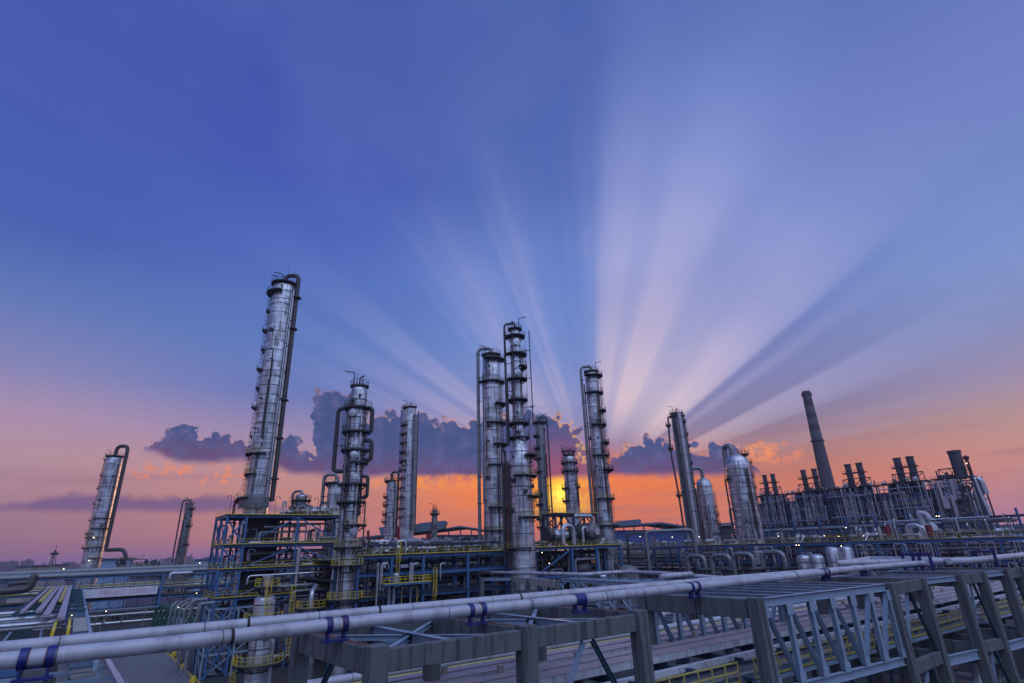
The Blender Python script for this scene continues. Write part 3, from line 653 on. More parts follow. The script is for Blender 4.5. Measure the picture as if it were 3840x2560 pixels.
tower('distillation_tower', 'column wrapped in bare vertical pipes beside the two domed vessels', 'column', (2606, 2030), 230,
      [(1545, 38), (1560, 42), (2040, 46)], plats=[(1560, -200, 20, .9), (1583, -50, 40), (1631, -55, 40, 1.3), (1677, -50, 40), (1739, -55, 40, 1.4), (1815, -50, 30)],
      lads=[(-5, 1815, 1583)], pipes=[(-88, .75, .15, 1548, 2040, 'plain', 'clad_small'), (-125, .3, .1, 1560, 2040, 'plain', 'pipe_dark'), (-60, .4, .1, 1600, 2040, 'plain', 'pipe_grey'), (-35, .3, .1, 1570, 2040, 'plain', 'pipe_dark'), (-155, .35, .1, 1580, 2040, 'plain', 'pipe_grey'), (-10, .35, .5, 1830, 2040, 'plain', 'pipe_dark')],
      extras=ex_H, rings=6, m='pipe_grey', seed=15)
tower('quench_vessel', 'smaller domed vessel with an arched pipe at its left, behind the wrapped column', 'vessel', (2668, 2000), 238,
      [(1790, 56), (1838, 58), (2010, 63)], plats=[(1930, -30, 40, .9), (1967, -30, 40, .9), (1998, -90, 40, 1.3)], lads=[(0, 2000, 1850)],
      pipes=[(180, .78, .5, 1752, 2030, 'over', 'pipe_grey'), (-100, .3, .1, 1890, 2010, 'plain', 'pipe_grey')], rings=3.6, dome=.95, ring_t=.12, nozzles=4, seed=16)
def ex_K(t, cx, cy, zz, rad, top):
    p = Vector((cx, cy, top)); z = Vector((0, 0, 1)); zt = zz(1660); mb = MB(); b = p+Vector((-1.2, 0, -1.2))
    q = p+Vector((-2.6, 3.4, 0))
    mb.tube([b, Vector((b.x, b.y, zt-.6)), Vector((q.x, q.y, zt-.6)), Vector((q.x, q.y, top-8))], .95, 14, bend=3.0); mb.build('overhead_pipe', 'pipe_grey', t)
    for k in (.6, 1.6, 2.4):
        mb = MB(); mb.tube([p+Vector((k*1.4, -.5, -1.0)), p+Vector((k*1.4, -.5, 1.6))], .12, 5); mb.build('relief_valve', 'pipe_dark', t)
    platform(t, (p.x+2.6, p.y-.4), top-.6, .4, 0, 360, 1.6)
tower('quench_vessel', 'broad domed vessel with thick gooseneck on top and close ring bands, left of the furnaces', 'vessel', (2815, 2019), 200,
      [(1699, 86), (1746, 87), (1900, 91), (2022, 95)], plats=[(1736, -20, 50, 1.0), (1787, -20, 45, .8), (1830, -20, 45, .8), (1794, 150, 210, .9), (1960, -110, -60, .5)],
      lads=[(5, 2000, 1736)], pipes=[(-75, .32, .15, 1765, 2020, 'in', 'pipe_dark'), (-95, .45, .1, 1880, 2015, 'in', 'pipe_grey'), (-125, .4, .1, 1800, 2015, 'in', 'pipe_grey'), (180, .28, .7, 1795, 2020, 'in', 'pipe_dark'), (175, .45, .5, 1905, 2020, 'in', 'pipe_grey')],
      extras=ex_K, rings=2.4, dome=1.0, ring_t=.13, nozzles=5, seed=17)
# small process tower group left of the blue frame top: column C's neighbour
# ------------------------------------------------------------------ brick chimney far behind the furnaces
def chimney():
    Y = 520; b = atY(3105, 1819, Y); t = thing('chimney', 'tall tapering concrete chimney with faded red and white bands behind the furnaces', 'chimney', (b.x, b.y, 0))
    def zz(y):
        lo, hi = 0, 300
        for _ in range(40):
            mid = (lo+hi)/2; q = Vector((b.x, b.y, mid))-CAM
            if 1280-F_PX*q.dot(UP)/q.dot(FWD) > y: lo = mid
            else: hi = mid
        return lo
    zt, z0 = zz(1466), zz(1819); r1, r0 = 14.2*scale_at((b.x, b.y, zt)), 24*scale_at((b.x, b.y, z0))
    k = (r0-r1)/(zt-z0); rad = lambda z: r1+(zt-z)*k
    ys = [1466, 1480, 1498, 1522, 1545, 1565, 1590, 1613, 1640]
    for i, (ya, yb) in enumerate(zip(ys, ys[1:])):
        za, zb = zz(ya), zz(yb); mb = MB(); mb.lathe((b.x, b.y, 0), [(rad(zb)*1.004, zb), (rad(za)*1.004, za)], 24); mb.build('painted_band', 'band_red' if i % 2 == 0 else 'band_white', t)
    mb = MB(); mb.lathe((b.x, b.y, 0), [(rad(0), 0), (rad(zt), zt), (rad(zt)-.5, zt), (rad(zt)-.5, zt-3)], 32); mb.build('shaft', 'stack', t, 60)
    mb = MB(); mb.lathe((b.x, b.y, zt-4.5), [(r1, 0), (r1+.9, 0), (r1+.9, 2.5), (r1, 2.5)], 24); mb.lathe((b.x, b.y, zz(1652)), [(rad(zz(1652)), 0), (rad(zz(1652))+1.4, 0), (rad(zz(1652))+1.4, .5), (rad(zz(1652)), .5)], 24)
    mb.build('gallery', 'steel_dark', t)
    mb = MB()
    for i in range(8):
        a = i*math.pi/4; mb.bar((b.x+r1*math.cos(a), b.y+r1*math.sin(a), zt), (b.x+r1*math.cos(a), b.y+r1*math.sin(a), zt+2.4), .12)
    mb.build('lightning_rods', 'steel_dark', t)
    mb = MB(); a = R(190); o = Vector((math.cos(a), math.sin(a), 0)); z = z0-10
    p0 = Vector((b.x, b.y, z))+o*(rad(z)+.4); p1 = Vector((b.x, b.y, zt))+o*(rad(zt)+.4); mb.bar(p0, p1, .2); n = 60
    for i in range(n):
        p = p0.lerp(p1, i/n); mb.bar(p, p+o*.9, .25)
    mb.build('ladder', 'steel_dark', t)
chimney()
# ------------------------------------------------------------------ steel frames, decks and what stands in them
Z1 = Vector((0, 0, 1))
def member(t, name, p, q, w, h, m, near=False):
    mb = MB(); (mb.ibeam if near else mb.bar)(p, q, w, h); return mb.build(name, m, t)
def frame(t, us, vs, zs, m, cw=.4, bh=.5, z0=0, front='/\\', side='x', decks=True, near=True, rails=None, mid=True, back=True, railm='yellow', top_out=0.0):
    for i, u in enumerate(us):
        for j, v in enumerate(vs):
            if not back and 0 < j < len(vs)-1 and 0 < i < len(us)-1: continue
            member(t, 'column', G(u, v, z0), G(u, v, zs[-1]), cw, cw, m, near)
    for k, z in enumerate(zs):
        for v in (vs if (mid and back) else (vs[0], vs[-1])):
            for a, b in zip(us, us[1:]): member(t, 'beam', G(a+cw/2, v, z-bh/2), G(b-cw/2, v, z-bh/2), cw*.8, bh, m, near)
        for u in us:
            for a, b in zip(vs, vs[1:]): member(t, 'beam', G(u, a+cw/2, z-bh/2), G(u, b-cw/2, z-bh/2), cw*.8, bh, m, False)
        lo = zs[k-1] if k else z0
        zl, zh = lo+.1, z-bh
        for i, (a, b) in enumerate(zip(us, us[1:])):
            f = front[i % len(front)]
            v = vs[0]+.05
            if f == '/': member(t, 'brace', G(a+.2, v, zl), G(b-.2, v, zh), cw*.6, cw*.6, m)
            if f == '\\': member(t, 'brace', G(a+.2, v, zh), G(b-.2, v, zl), cw*.6, cw*.6, m)
            if f == '^':
                c = (a+b)/2; member(t, 'brace', G(a+.2, v, zl), G(c-.1, v, zh), cw*.6, cw*.6, m); member(t, 'brace', G(c+.1, v, zh), G(b-.2, v, zl), cw*.6, cw*.6, m)
        if side:
            for a, b in zip(vs, vs[1:]):
                for u, off in ((us[0], .05),):
                    if 'x' in side:
                        member(t, 'brace', G(u+off, a+.2, zl), G(u+off, b-.2, zh), cw*.5, cw*.5, m); member(t, 'brace', G(u+off+.25, a+.2, zh), G(u+off+.25, b-.2, zl), cw*.5, cw*.5, m)
    if decks:
        for z in (zs if decks is True else decks):
            mb = MB(); mb.uvbox(us[0]-.3, us[-1]+.3, vs[0]-.5, vs[-1]+.3, z+.01, z+.09); mb.build('deck', 'steel_dark', t)
    for z in (rails or ()):
        mb = MB(); rail_path(mb, [G(us[0]-.3, vs[-1], z+.09), G(us[0]-.3, vs[0]-.5, z+.09), G(us[-1]+.3, vs[0]-.5, z+.09)]); mb.build('railing', railm, t)
def run(rnd, u0, u1, v0, v1, z0, z1, k=3):
    p = [rnd.uniform(u0, u1), rnd.uniform(v0, v1), rnd.choice((z0, z0, rnd.uniform(z0, z1)))]; pts = [G(*p)]; last = None
    for _ in range(k):
        ax = rnd.choice([a for a in (0, 1, 2, 2, 0) if a != last]); last = ax
        lo, hi = ((u0, u1), (v0, v1), (z0, z1))[ax]
        q = p[:]
        for _ in range(8):
            q[ax] = rnd.uniform(lo, hi)
            if abs(q[ax]-p[ax]) > (hi-lo)*.25: break
        p = q; pts.append(G(*p))
    return pts
def clutter(t, u0, u1, v0, v1, z0, z1, n, seed, mats=('clad_small', 'pipe_grey', 'clad_small', 'pipe_dark'), r=(.09, .3), vert=.4, name='process_pipe'):
    rnd = random.Random(seed)
    for i in range(n):
        rr = rnd.uniform(*r)
        if rnd.random() < vert:
            u, v = rnd.uniform(u0, u1), rnd.uniform(v0, v1); a = rnd.uniform(z0, z0+(z1-z0)*.4); b = rnd.uniform(z0+(z1-z0)*.6, z1); du = rnd.choice((-1, 1))*rnd.uniform(.6, 3)
            pts = [G(u, v, a), G(u, v, b), G(min(max(u+du, u0), u1), v, b), G(min(max(u+du, u0), u1), v, b-rnd.uniform(.4, 1.6))]
            rr *= .8
        else: pts = run(rnd, u0, u1, v0, v1, z0, z1, rnd.choice((2, 3, 3)))
        mb = MB(); mb.tube(pts, rr, 6, bend=rr*2.6); mb.build(name, rnd.choice(mats), t)
def equipment(t, u0, u1, v0, v1, z, n, seed, hmax=2.4):
    """exchangers, valves and small pots standing on a deck; each is a part of the deck it is bolted to"""
    rnd = random.Random(seed)
    for i in range(n):
        u, v, h = rnd.uniform(u0, u1), rnd.uniform(v0, v1), rnd.uniform(.9, hmax); k = rnd.random(); mb = MB()
        if k < .35:
            r = rnd.uniform(.3, .6); L = rnd.uniform(2, 4.5); p = G(u, v, z+.7+r)
            mb.lathe(p, [(0, -L/2)]+[(r*math.sin(a), -L/2-r*.4*math.cos(a)+r*.4) for a in (.5, 1.0, 1.57)]+[(r, L/2-.5), (r*1.15, L/2-.5), (r*1.15, L/2-.3), (r, L/2-.3), (r, L/2), (0, L/2)], 14, axis=rnd.choice((U, V)))
            mb.box(p-Z1*(r+.35), U*.25, V*.25, Z1*.37); mb.build('heat_exchanger', rnd.choice(('clad_small', 'pipe_grey', 'clad_dark')), t)
        elif k < .65:
            r = rnd.uniform(.25, .55); mb.lathe(G(u, v, z), [(r, 0)]+[(r*1.0, h)]+head(r, h, 4), 12); mb.tube([G(u, v, z+h), G(u, v, z+h+.6), G(u+.8, v, z+h+.6), G(u+.8, v, z+.2)], .1, 6, bend=.3); mb.build('small_vessel', rnd.choice(('clad_small', 'clad_dark', 'pipe_grey')), t)
        elif k < .9:
            r = rnd.uniform(.12, .26); mb.tube([G(u, v, z), G(u, v, z+h), G(u+rnd.choice((-1, 1))*rnd.uniform(1, 2.2), v, z+h), G(u+rnd.choice((-1, 1))*1.6, v, z)], r, 7, bend=.6); mb.build('pipe_loop', rnd.choice(('clad_small', 'pipe_grey', 'clad_small')), t)
        else:
            mb.tube([G(u, v, z), G(u, v, z+h)], .1, 6); mb.lathe(G(u, v, z+h*.7), [(.1, 0), (.26, .05), (.26, .2), (.1, .25)], 8); mb.lathe(G(u, v, z+h), [(.32, 0), (.32, .06), (0, .06)], 8); mb.build('valve', rnd.choice(('red', 'pipe_dark', 'pipe_dark')), t)
def vessel(name, label, cat, p, r, h, m='clad', group=None, skirt=None, domek=.5, ribs=0, axis=None, plat=None, n=24):
    """a free-standing vessel; p = foot"""
    t = thing(name, label, cat, p, group); mb = MB()
    mb.lathe(p, [(r, 0), (r, h)]+head(r, h, 6, domek)[1:], n); mb.build('shell', m, t, 50)
    if ribs:
        for i in range(1, int(h/ribs)+1): mb = MB(); mb.lathe(Vector(p)+Z1*(ribs*i), [(r-.02, 0), (r+.07, 0), (r+.07, .14), (r-.02, .14)], n); mb.build('shell_rib', 'steel_dark', t)
    if plat:
        for z, a0, a1, wd, rm in plat: platform(t, (p[0], p[1]), z, r, a0, a1, wd, rm)
    return t

# ---- the big blue frame that the tallest column stands in
A = thing('steel_structure', 'big blue braced steel frame carrying the tallest column, yellow rails on every deck', 'steel frame', G(24, 134))
frame(A, [24.0, 27.9, 38.9, 49.5], [134, 140.2, 146.4], [8.0, 14.2, 19.7, 24.5, 30.6], 'blue', .44, .52, front='x/\\', decks=[14.2, 19.7, 24.5, 30.6], rails=[14.2, 19.7, 24.5, 30.6])
for z, zl in ((30.6, 24.5), (24.5, 19.7), (19.7, 14.2), (14.2, 8), (8, 0)):
    member(A, 'brace', G(24.2, 134.05, zl+.2), G(27.7, 134.05, z-.8), .3, .3, 'blue'); member(A, 'brace', G(24.2, 134.35, z-.8), G(27.7, 134.35, zl+.2), .3, .3, 'blue')
for i, (z0, z1, n) in enumerate(((.3, 7, 10), (8.3, 13.2, 13), (14.6, 18.8, 17), (20, 23.8, 17), (24.9, 29.8, 17))):
    clutter(A, 28.5, 49, 135.5, 139.5, z0, z1, n, 40+i, r=(.1, .32))
    clutter(A, 24.6, 27.6, 135, 146, z0, z1, 3, 60+i, r=(.1, .25))
    if i > 1: equipment(A, 36, 48.5, 135.3, 138.5, (0, 0, 14.3, 19.8, 24.6)[i], 7, 70+i, 2.6)
equipment(A, 37, 48, 136, 144, 30.7, 16, 81, 2.4)
clutter(A, 36, 48, 136, 144, 31, 34, 8, 82, r=(.12, .3), vert=.7)
for (x, y), a, lit in (((861, 1915), 170, 0), ((872, 1915), 0, 0), ((935, 1915), 170, 0), ((1158, 1920), 170, 0), ((1190, 1915), 170, 0), ((1030, 1915), 0, 0)):
    p = atv(x, y, 134.5); gooseneck_light(A, (p.x, p.y, 30.7), 4.0 if x != 935 else 8, .9, R(a), bool(lit))
mb = MB(); p = G(25.2, 134.6, 30.7); mb.tube([p, p+Z1*2.2, p+Z1*2.6-V*.9], .22, 8, bend=.6); mb.lathe(p+Z1*2.6-V*.9, [(.2, 0), (.55, .9), (.55, 1.0), (.2, .1)], 10, axis=-V); mb.build('air_horn', 'rust', A)
# concrete core behind the front bay: the column's plinth
q = G(33.7, 143.4); mb = MB(); mb.lathe((q.x, q.y, 0), [(3.6, 0), (3.6, 30.4), (0, 30.4)], 32); tag(mb.build('concrete_plinth', 'concrete'), 'round stained concrete plinth under the tallest column inside the blue frame', 'plinth', kind='thing')
# knot of vessels and pipes on the frame's top deck
K1 = thing('condenser_unit', 'cluster of grey domed pots and bent pipes on the top deck of the blue frame', 'condenser', atY(1140, 1915, 150))
p = atY(1140, 1915, 150); p.z = 30.7
for dx, r, h in ((-3.2, .9, 3.2), (-1.2, 1.1, 4.6), (1.1, 1.3, 3.2), (3.1, .9, 2.6)):
    mb = MB(); c = p+Vector((dx, 0, 0)); mb.lathe(c, [(r, 0), (r, h)]+head(r, h), 16); mb.build('pot', 'clad_dark', K1)
mb = MB(); c = p+Vector((-1.0, 0, 0)); mb.lathe(c+Z1*4, [(1.5, 0), (1.6, 2.0)]+head(1.6, 2.0), 16); mb.build('pot', 'clad', K1)
mb = MB(); mb.tube([c+Vector((-1.6, -.6, 1)), c+Vector((-2.4, -.6, 7.2)), c+Vector((.2, -.6, 7.6)), c+Vector((.6, -.6, 5))], .35, 8, bend=1.2); mb.build('overhead_pipe', 'pipe_grey', K1)
platform(K1, (c.x, c.y), 35.6, 1.5, 0, 360, 1.0); ladder(K1, (c.x-2.2, c.y-.8), 30.7, 36, (-1, 0, 0))
for i, dx in enumerate((-4.6, 2.0, 4.2, 5.2)):
    mb = MB(); c2 = p+Vector((dx, -.5, 0)); mb.tube([c2, c2+Z1*(2.4+.5*i), c2+Vector((.9, 0, 2.4+.5*i)), c2+Vector((.9, 0, .3))], .2, 7, bend=.5); mb.build('pipe_loop', 'clad_small', K1)

# ---- vessels at the foot of the frame, seen under and over the two white pipes
def yellow_rings(t, p, r, zs, m='yellow'):
    for z, a0, a1, wd in zs: platform(t, (p.x, p.y), z, r, a0, a1, wd, m)
b = atY(985, 2330, 92); t = vessel('knockout_drum', 'upright grey drum with two yellow-railed rings standing before the blue frame', 'drum', (b.x, b.y, 0), 1.6, 15.6, 'clad', ribs=3, domek=.6)
yellow_rings(t, b, 1.6, [(12.6, -200, 20, 1.2), (7.0, -200, 20, 1.9)])
mb = MB(); mb.tube([(b.x, b.y, 16), (b.x, b.y, 19.0)], .55, 10); mb.lathe((b.x, b.y, 18.9), [(.55, 0), (.8, 0), (.8, .3), (0, .35)], 14); mb.build('neck', 'clad_small', t)
platform(t, (b.x, b.y), 17.4, .6, -200, 20, 1.2, 'yellow'); ladder(t, (b.x+1.2, b.y-1.8), 12.6, 17.4, (0, -1, 0), m='yellow'); ladder(t, (b.x-2.6, b.y-1.6), 0, 7, (-.3, -1, 0), m='yellow')
mb = MB(); mb.tube([(b.x+.5, b.y-1.2, 10.5), (b.x+2.6, b.y-1.6, 10.5), (b.x+2.6, b.y-1.6, 1)], .28, 9, bend=.8); mb.build('outlet_pipe', 'pipe_grey', t)
b = atY(1163, 2300, 104); t = vessel('knockout_drum', 'small upright drum with a bent white pipe on top, right of the railed drum', 'drum', (b.x, b.y, 0), 1.3, 12.0, 'clad_dark', domek=.5)
yellow_rings(t, b, 1.0, [(13.2, -200, 30, 1.5)]); mb = MB(); mb.tube([(b.x, b.y, 12), (b.x, b.y, 16.0), (b.x-.8, b.y+4, 16.6)], .42, 10, bend=1.0); mb.build('overhead_pipe', 'clad_small', t)
ladder(t, (b.x-2.8, b.y-1.2), 6, 16.2, (0, -1, 0), m='yellow')
# long horizontal pipes slung across the frame face
for i, (x0, y0, x1, y1, r, mm, lab) in enumerate(((985, 2202, 1180, 2186, .38, 'pipe_grey', 'thick silver pipe crossing the blue frame above the railed drum'), (930, 2158, 1240, 2146, .2, 'clad_small', 'long silver pipe hung under the third deck of the blue frame'), (1100, 2215, 1235, 2202, .34, 'pipe_grey', 'short grey pipe leading to the small upright drum'))):
    a, b2 = atv(x0, y0, 133), atv(x1, y1, 133); b2.z = a.z; mb = MB(); mb.tube([a-Z1*1.6, a, b2, b2+V*4], r, 9, bend=1.0); tag(mb.build('process_line', mm), lab, 'pipe', kind='thing')
a = atv(1122, 2055, 133.2); b2 = atv(1108, 2190, 133.2); mb = MB(); mb.tube([a, b2], .42, 9); tag(mb.build('downcomer_pipe', 'clad_small'), 'upright silver pipe at the middle bay of the blue frame', 'pipe', kind='thing')
a = atv(1256, 2090, 130.5); b2 = atv(1240, 2240, 130.5); mb = MB(); mb.tube([a+U*1.2, a, b2], .42, 9, bend=1); tag(mb.build('downcomer_pipe', 'clad_small'), 'upright silver pipe beside the column at the right end of the blue frame', 'pipe', kind='thing')

# ---- lattice stair tower and pipes under the front pipes at lower left
t = thing('lattice_trestle', 'weathered grey lattice trestle at the road edge, under the white pipes', 'trestle', atz(745, 2540, 0))
P0 = atz(745, 2545, 0); u0, v0 = P0.dot(U), P0.dot(V)
frame(t, [u0, u0+5.5, u0+11], [v0-.5, v0+5], [4.2, 8.4, 12.4], 'blue_pale', .32, .35, front='x', side='x', decks=False, near=False)
for k in range(3):
    for a in (u0, u0+5.5):
        zl, zh = (0, 4.2, 8.4)[k], (4.2, 8.4, 12.4)[k]; member(t, 'brace', G(a+.2, v0-.5, zl), G(a+5.3, v0-.5, zh-.4), .2, .2, 'blue_pale'); member(t, 'brace', G(a+.2, v0-.2, zh-.4), G(a+5.3, v0-.2, zl), .2, .2, 'blue_pale')
clutter(t, u0+.5, u0+11, v0, v0+4.5, .3, 11, 16, 90, r=(.1, .26), vert=.6)
for i, (x, y) in enumerate(((650, 2455), (668, 2475), (690, 2500), (752, 2515), (722, 2552))):
    p = atz(x, y+6, 0); mb = MB(); mb.lathe(p, [(.55, 0), (.6, .5), (.42, 1.1), (0, 1.15)], 12); tag(mb.build('bollard', 'yellow'), ('%s orange-yellow bollard along the road edge, counted from the far end' % ('first', 'second', 'third', 'fourth', 'fifth')[i]), 'bollard', 'orange bollards along the road edge', 'thing')
# silver riser loops and green hoses at the road crossing
for i in range(4):
    a = atY(648+16*i, 2256+4*i, 124-1.5*i); mb = MB(); e = a+U*3.4+V*1; mb.tube([Vector((a.x, a.y, 5)), a, e, e+V*4], .28, 9, bend=1.4)
    tag(mb.build('riser_loop', 'pipe_grey'), '%s silver riser pipe bending over in the row beside the green hoses, from the left' % ('first', 'second', 'third', 'fourth')[i], 'pipe', 'silver riser loops beside the green hoses', 'thing')
for i, (x, y) in enumerate(((722, 2248), (748, 2262))):
    a = atY(x, y, 116-2*i); mb = MB(); e = a+U*2.6; mb.tube([Vector((a.x-.8, a.y, 2)), a-Vector((.8, 0, 4.2)), a-Z1*2.6, a, e], .34, 10, bend=.9)
    tag(mb.build('offset_riser', 'pipe_grey'), '%s thick silver riser with a kinked foot at the blue frame' % ('farther', 'nearer')[i], 'pipe', kind='thing')
for i in range(6):
    a = atY(590+13*i, 2272+6*i, 178-3*i); mb = MB(); x = Vector((1, 0, 0))
    mb.tube([Vector((a.x-1, a.y, 0)), a, a+x*4.0+Z1*.3, a+x*6.4-Z1*2.6], .46, 8, bend=3.0)
    tag(mb.build('loading_hose', 'green'), '%s dark green loading hose from the left in the row by the road' % ('first', 'second', 'third', 'fourth', 'fifth', 'sixth')[i], 'hose', 'green loading hoses by the road', 'thing')
a = atz(662, 2362, 1); mb = MB(); mb.uvbox(a.dot(U)-3, a.dot(U)+3, a.dot(V), a.dot(V)+3, 0, 5.6); mb.uvbox(a.dot(U)-3.2, a.dot(U)+3.2, a.dot(V)-.2, a.dot(V)+3.2, 5.6, 5.8); tag(mb.build('hose_cabinet', 'wall_pale'), 'pale box cabinet behind the green hoses', 'cabinet', kind='thing')

# ---- deck B: pipe deck between the side-loop column and the central pair
B = thing('pipe_deck', 'blue deck with yellow rail and jumbled silver valves, left of the central columns', 'pipe deck', G(43, 108))
frame(B, [43.5, 50.5, 57.6, 68.5, 79.3], [108, 114, 120], [9.0, 14.0, 18.2, 21.4], 'blue', .5, .6, front=' ', side='', decks=[21.4, 14.0], rails=[21.4])
equipment(B, 44, 78, 108.6, 118, 21.5, 92, 101, 3.0)
clutter(B, 44, 78, 109, 119, 21.9, 24.6, 24, 102, r=(.14, .34), vert=.55)
clutter(B, 44, 79, 109, 119, .5, 20.5, 60, 103, r=(.09, .26), vert=.6, mats=('clad_small', 'pipe_grey', 'pipe_dark', 'pipe_dark', 'blue'))
for i, (x0, y0, x1) in enumerate(((1345, 2030, 1500), (1500, 2026, 1700), (1640, 2035, 1760))):
    a, c = atv(x0, y0, 116), atv(x1, y0, 116); mb = MB(); c.z = a.z; mb.tube([a-Z1*1.5, a, c, c-Z1*1.5], .32, 10, bend=1.0); mb.build('header_pipe', 'clad_small', B)
mb = MB(); rail_path(mb, [G(43, 118, 14.1), G(43, 107, 14.1), G(50, 107, 14.1)]); mb.build('railing', 'yellow_old', B)
# the yellow-railed balcony hung in front of deck B
Pm = thing('access_platform', 'yellow-railed balcony hung on blue beams below the pipe deck', 'platform', G(45, 103)); zf = 16.3
mb = MB(); mb.uvbox(47.3, 57.4, 104.0, 107.7, zf-.35, zf); mb.build('deck', 'blue', Pm)
mb = MB(); rail_path(mb, [G(47.3, 107.6, zf), G(47.3, 104, zf), G(53.8, 104, zf), G(57.3, 104, zf), G(57.3, 107.6, zf)], 1.2, 1.0, .08); mb.build('railing', 'yellow', Pm)
for u in (48, 56.8): member(Pm, 'bracket', G(u, 107.6, zf-3), G(u, 104.2, zf-.4), .2, .25, 'blue')
mb = MB(); mb.lathe(G(50.6, 106, zf), [(.7, 0), (.7, 1.5)]+head(.7, 1.5), 12); mb.build('small_vessel', 'clad_small', Pm)
for i, (x, y0, y1) in enumerate(((1495, 2045, 2150), (1630, 2145, 2275))):
    a, b2 = atv(x, y0, 106.5), atv(x-3, y1, 106.5); t = thing('caged_ladder', ('yellow caged ladder down the pipe deck above the balcony', 'yellow caged ladder dropping beside the balcony to the ground')[i], 'ladder', (a.x, a.y, b2.z)); ladder(t, (a.x, a.y), b2.z, a.z, -V, m='yellow')
for i, (x, y0, y1, r) in enumerate(((1418, 2112, 2290, .22), (1432, 2112, 2210, .3), (1541, 2112, 2182, .3), (1548, 2112, 2182, .25), (1460, 2195, 2300, .28), (1478, 2195, 2300, .3), (1508, 2190, 2270, .12), (1652, 2110, 2170, .15), (1565, 2195, 2260, .2), (1540, 2200, 2260, .2))):
    a, b2 = atv(x, y0, 105.5+.2*i), atv(x-2, y1, 105.5+.2*i); mb = MB(); mb.tube([a+U*1.2*(1 if i % 2 else .1), a, Vector((a.x, a.y, max(b2.z, 0)))], r, 7, bend=.6); mb.build('downpipe', 'clad_small' if i not in (6, 8) else 'yellow_old', B)
mb = MB(); p = atv(1715, 2236, 112); mb.lathe(p-U*4.5, [(0, 0), (1.0, .1), (1.15, .6), (1.15, 9), (1.3, 9), (1.3, 9.3), (1.1, 9.4), (0, 9.5)], 20, axis=U); mb.box(p-Z1*4, U*.4, V*.6, Z1*3); tag(mb.build('horizontal_drum', 'clad_dark'), 'brownish horizontal drum with a round end cap low under the pipe deck', 'drum', kind='thing')
# ---- deck C: exchanger deck under the setting sun
D = thing('exchanger_deck', 'blue steel deck with a yellow rail between the stained column and the right-hand column', 'deck', G(87, 108))
frame(D, [87.5, 99.5, 108.3, 117.3], [108, 114, 120], [9, 15.5, 21.8], 'blue', .55, .65, front='/  ', side='', decks=[21.8], rails=[21.8])
clutter(D, 88, 117, 109, 119, .5, 20.8, 46, 110, r=(.12, .45), vert=.5, mats=('pipe_grey', 'clad_small', 'pipe_dark', 'pipe_dark'))
equipment(D, 88, 117, 109, 118, 21.9, 22, 111, 2.0)
S2 = thing('steel_table', 'dark blue table frame with splayed legs carrying the squat column before the sun', 'steel frame', G(88, 112))
zt = atv(2150, 1925, 114).z
pts = [atv(x, 1930, 114) for x in (2072, 2140, 2226)]; us = [p.dot(U) for p in pts]
frame(S2, us, [113, 118], [21.9+(zt-21.9)*.52, zt], 'blue_dark', .5, .6, z0=21.9, front='^', side='x', decks=[zt], rails=[zt], railm='yellow_old')
def hdrum(name, label, p, ax, r, L, m='clad_dark', ends=True):
    t = thing(name, label, 'drum', p); mb = MB(); prof = [(r*math.sin(a), -L/2-r*.5*math.cos(a)) for a in (0, .4, .8, 1.2, 1.57)]; prof[0] = (0, -L/2-r*.5)
    prof += [(r, L/2)]+[(r*math.cos(a), L/2+r*.5*math.sin(a)) for a in (.4, .8, 1.2, 1.57)]; mb.lathe(p, prof, 24, axis=ax); mb.build('shell', m, t, 50)
    mb = MB(); mb.lathe(p-ax*(L/2+r*.45), [(0, -.3), (r*.42, -.3), (r*.42, .4)], 16, axis=ax); mb.build('manway', 'clad_small', t)
    for k in (-.3, .3): mb = MB(); mb.box(p+ax*(L*k)-Z1*(r*.9), ax*.25, ax.cross(Z1)*(r*.7), Z1*(r*.45)); mb.build('saddle', 'blue_dark', t)
    return t
hdrum('horizontal_drum', 'large dark round-ended drum on the exchanger deck beside the right-hand column', atv(2205, 1992, 111), V, 2.3, 4.4, 'clad_dark')
t = thing('heat_exchanger', 'long silver exchanger with a flared end at the left of the exchanger deck', 'heat exchanger', atv(2090, 2000, 110.5)); p = atv(2104, 2003, 110.5)
mb = MB(); mb.lathe(p, [(0, -5.2), (1.9, -5.2), (2.1, -4.4), (1.35, -3.8), (1.35, 4.5), (0, 4.5)], 20, axis=U); mb.build('shell', 'pipe_dark', t)
mb = MB(); mb.lathe(p, [(1.42, -3.0), (1.42, 1.4)], 20, axis=U); mb.build('jacket', 'clad_small', t)
for k in (-2.5, 3): mb = MB(); mb.box(p+U*k-Z1*1.7, U*.3, V*.8, Z1*.8); mb.build('saddle', 'blue_dark', t)
for (x0, y0, x1, y1, x2, y2, r, lab) in ((2113, 2040, 2125, 1968, 2152, 2040, .6, 'thick silver pipe arch standing before the exchanger'), (2160, 1935, 2222, 1932, 2224, 1970, .55, 'silver pipe looping over the large dark drum'), (2188, 2030, 2186, 1975, 2200, 1965, .35, 'thin silver pipe at the front of the large dark drum')):
    a, b2, c = atv(x0, y0, 108.9), atv(x1, y1, 108.9), atv(x2, y2, 108.9); mb = MB()
    pts = [Vector((a.x, a.y, a.z)), Vector((a.x, a.y, b2.z)), Vector((c.x, c.y, b2.z)), Vector((c.x, c.y, min(c.z, b2.z-1)))] ; mb.tube(pts, r, 10, bend=1.9); tag(mb.build('arched_pipe', 'clad_small'), lab, 'pipe', kind='thing')
p = atv(2175, 2135, 112); mb = MB(); mb.lathe(Vector((p.x, p.y, 0)), [(3.2, 0), (3.2, p.z+.5)]+head(3.2, p.z+.5), 24); tag(mb.build('storage_pot', 'pipe_dark'), 'dark round vessel in shade under the exchanger deck', 'vessel', kind='thing')
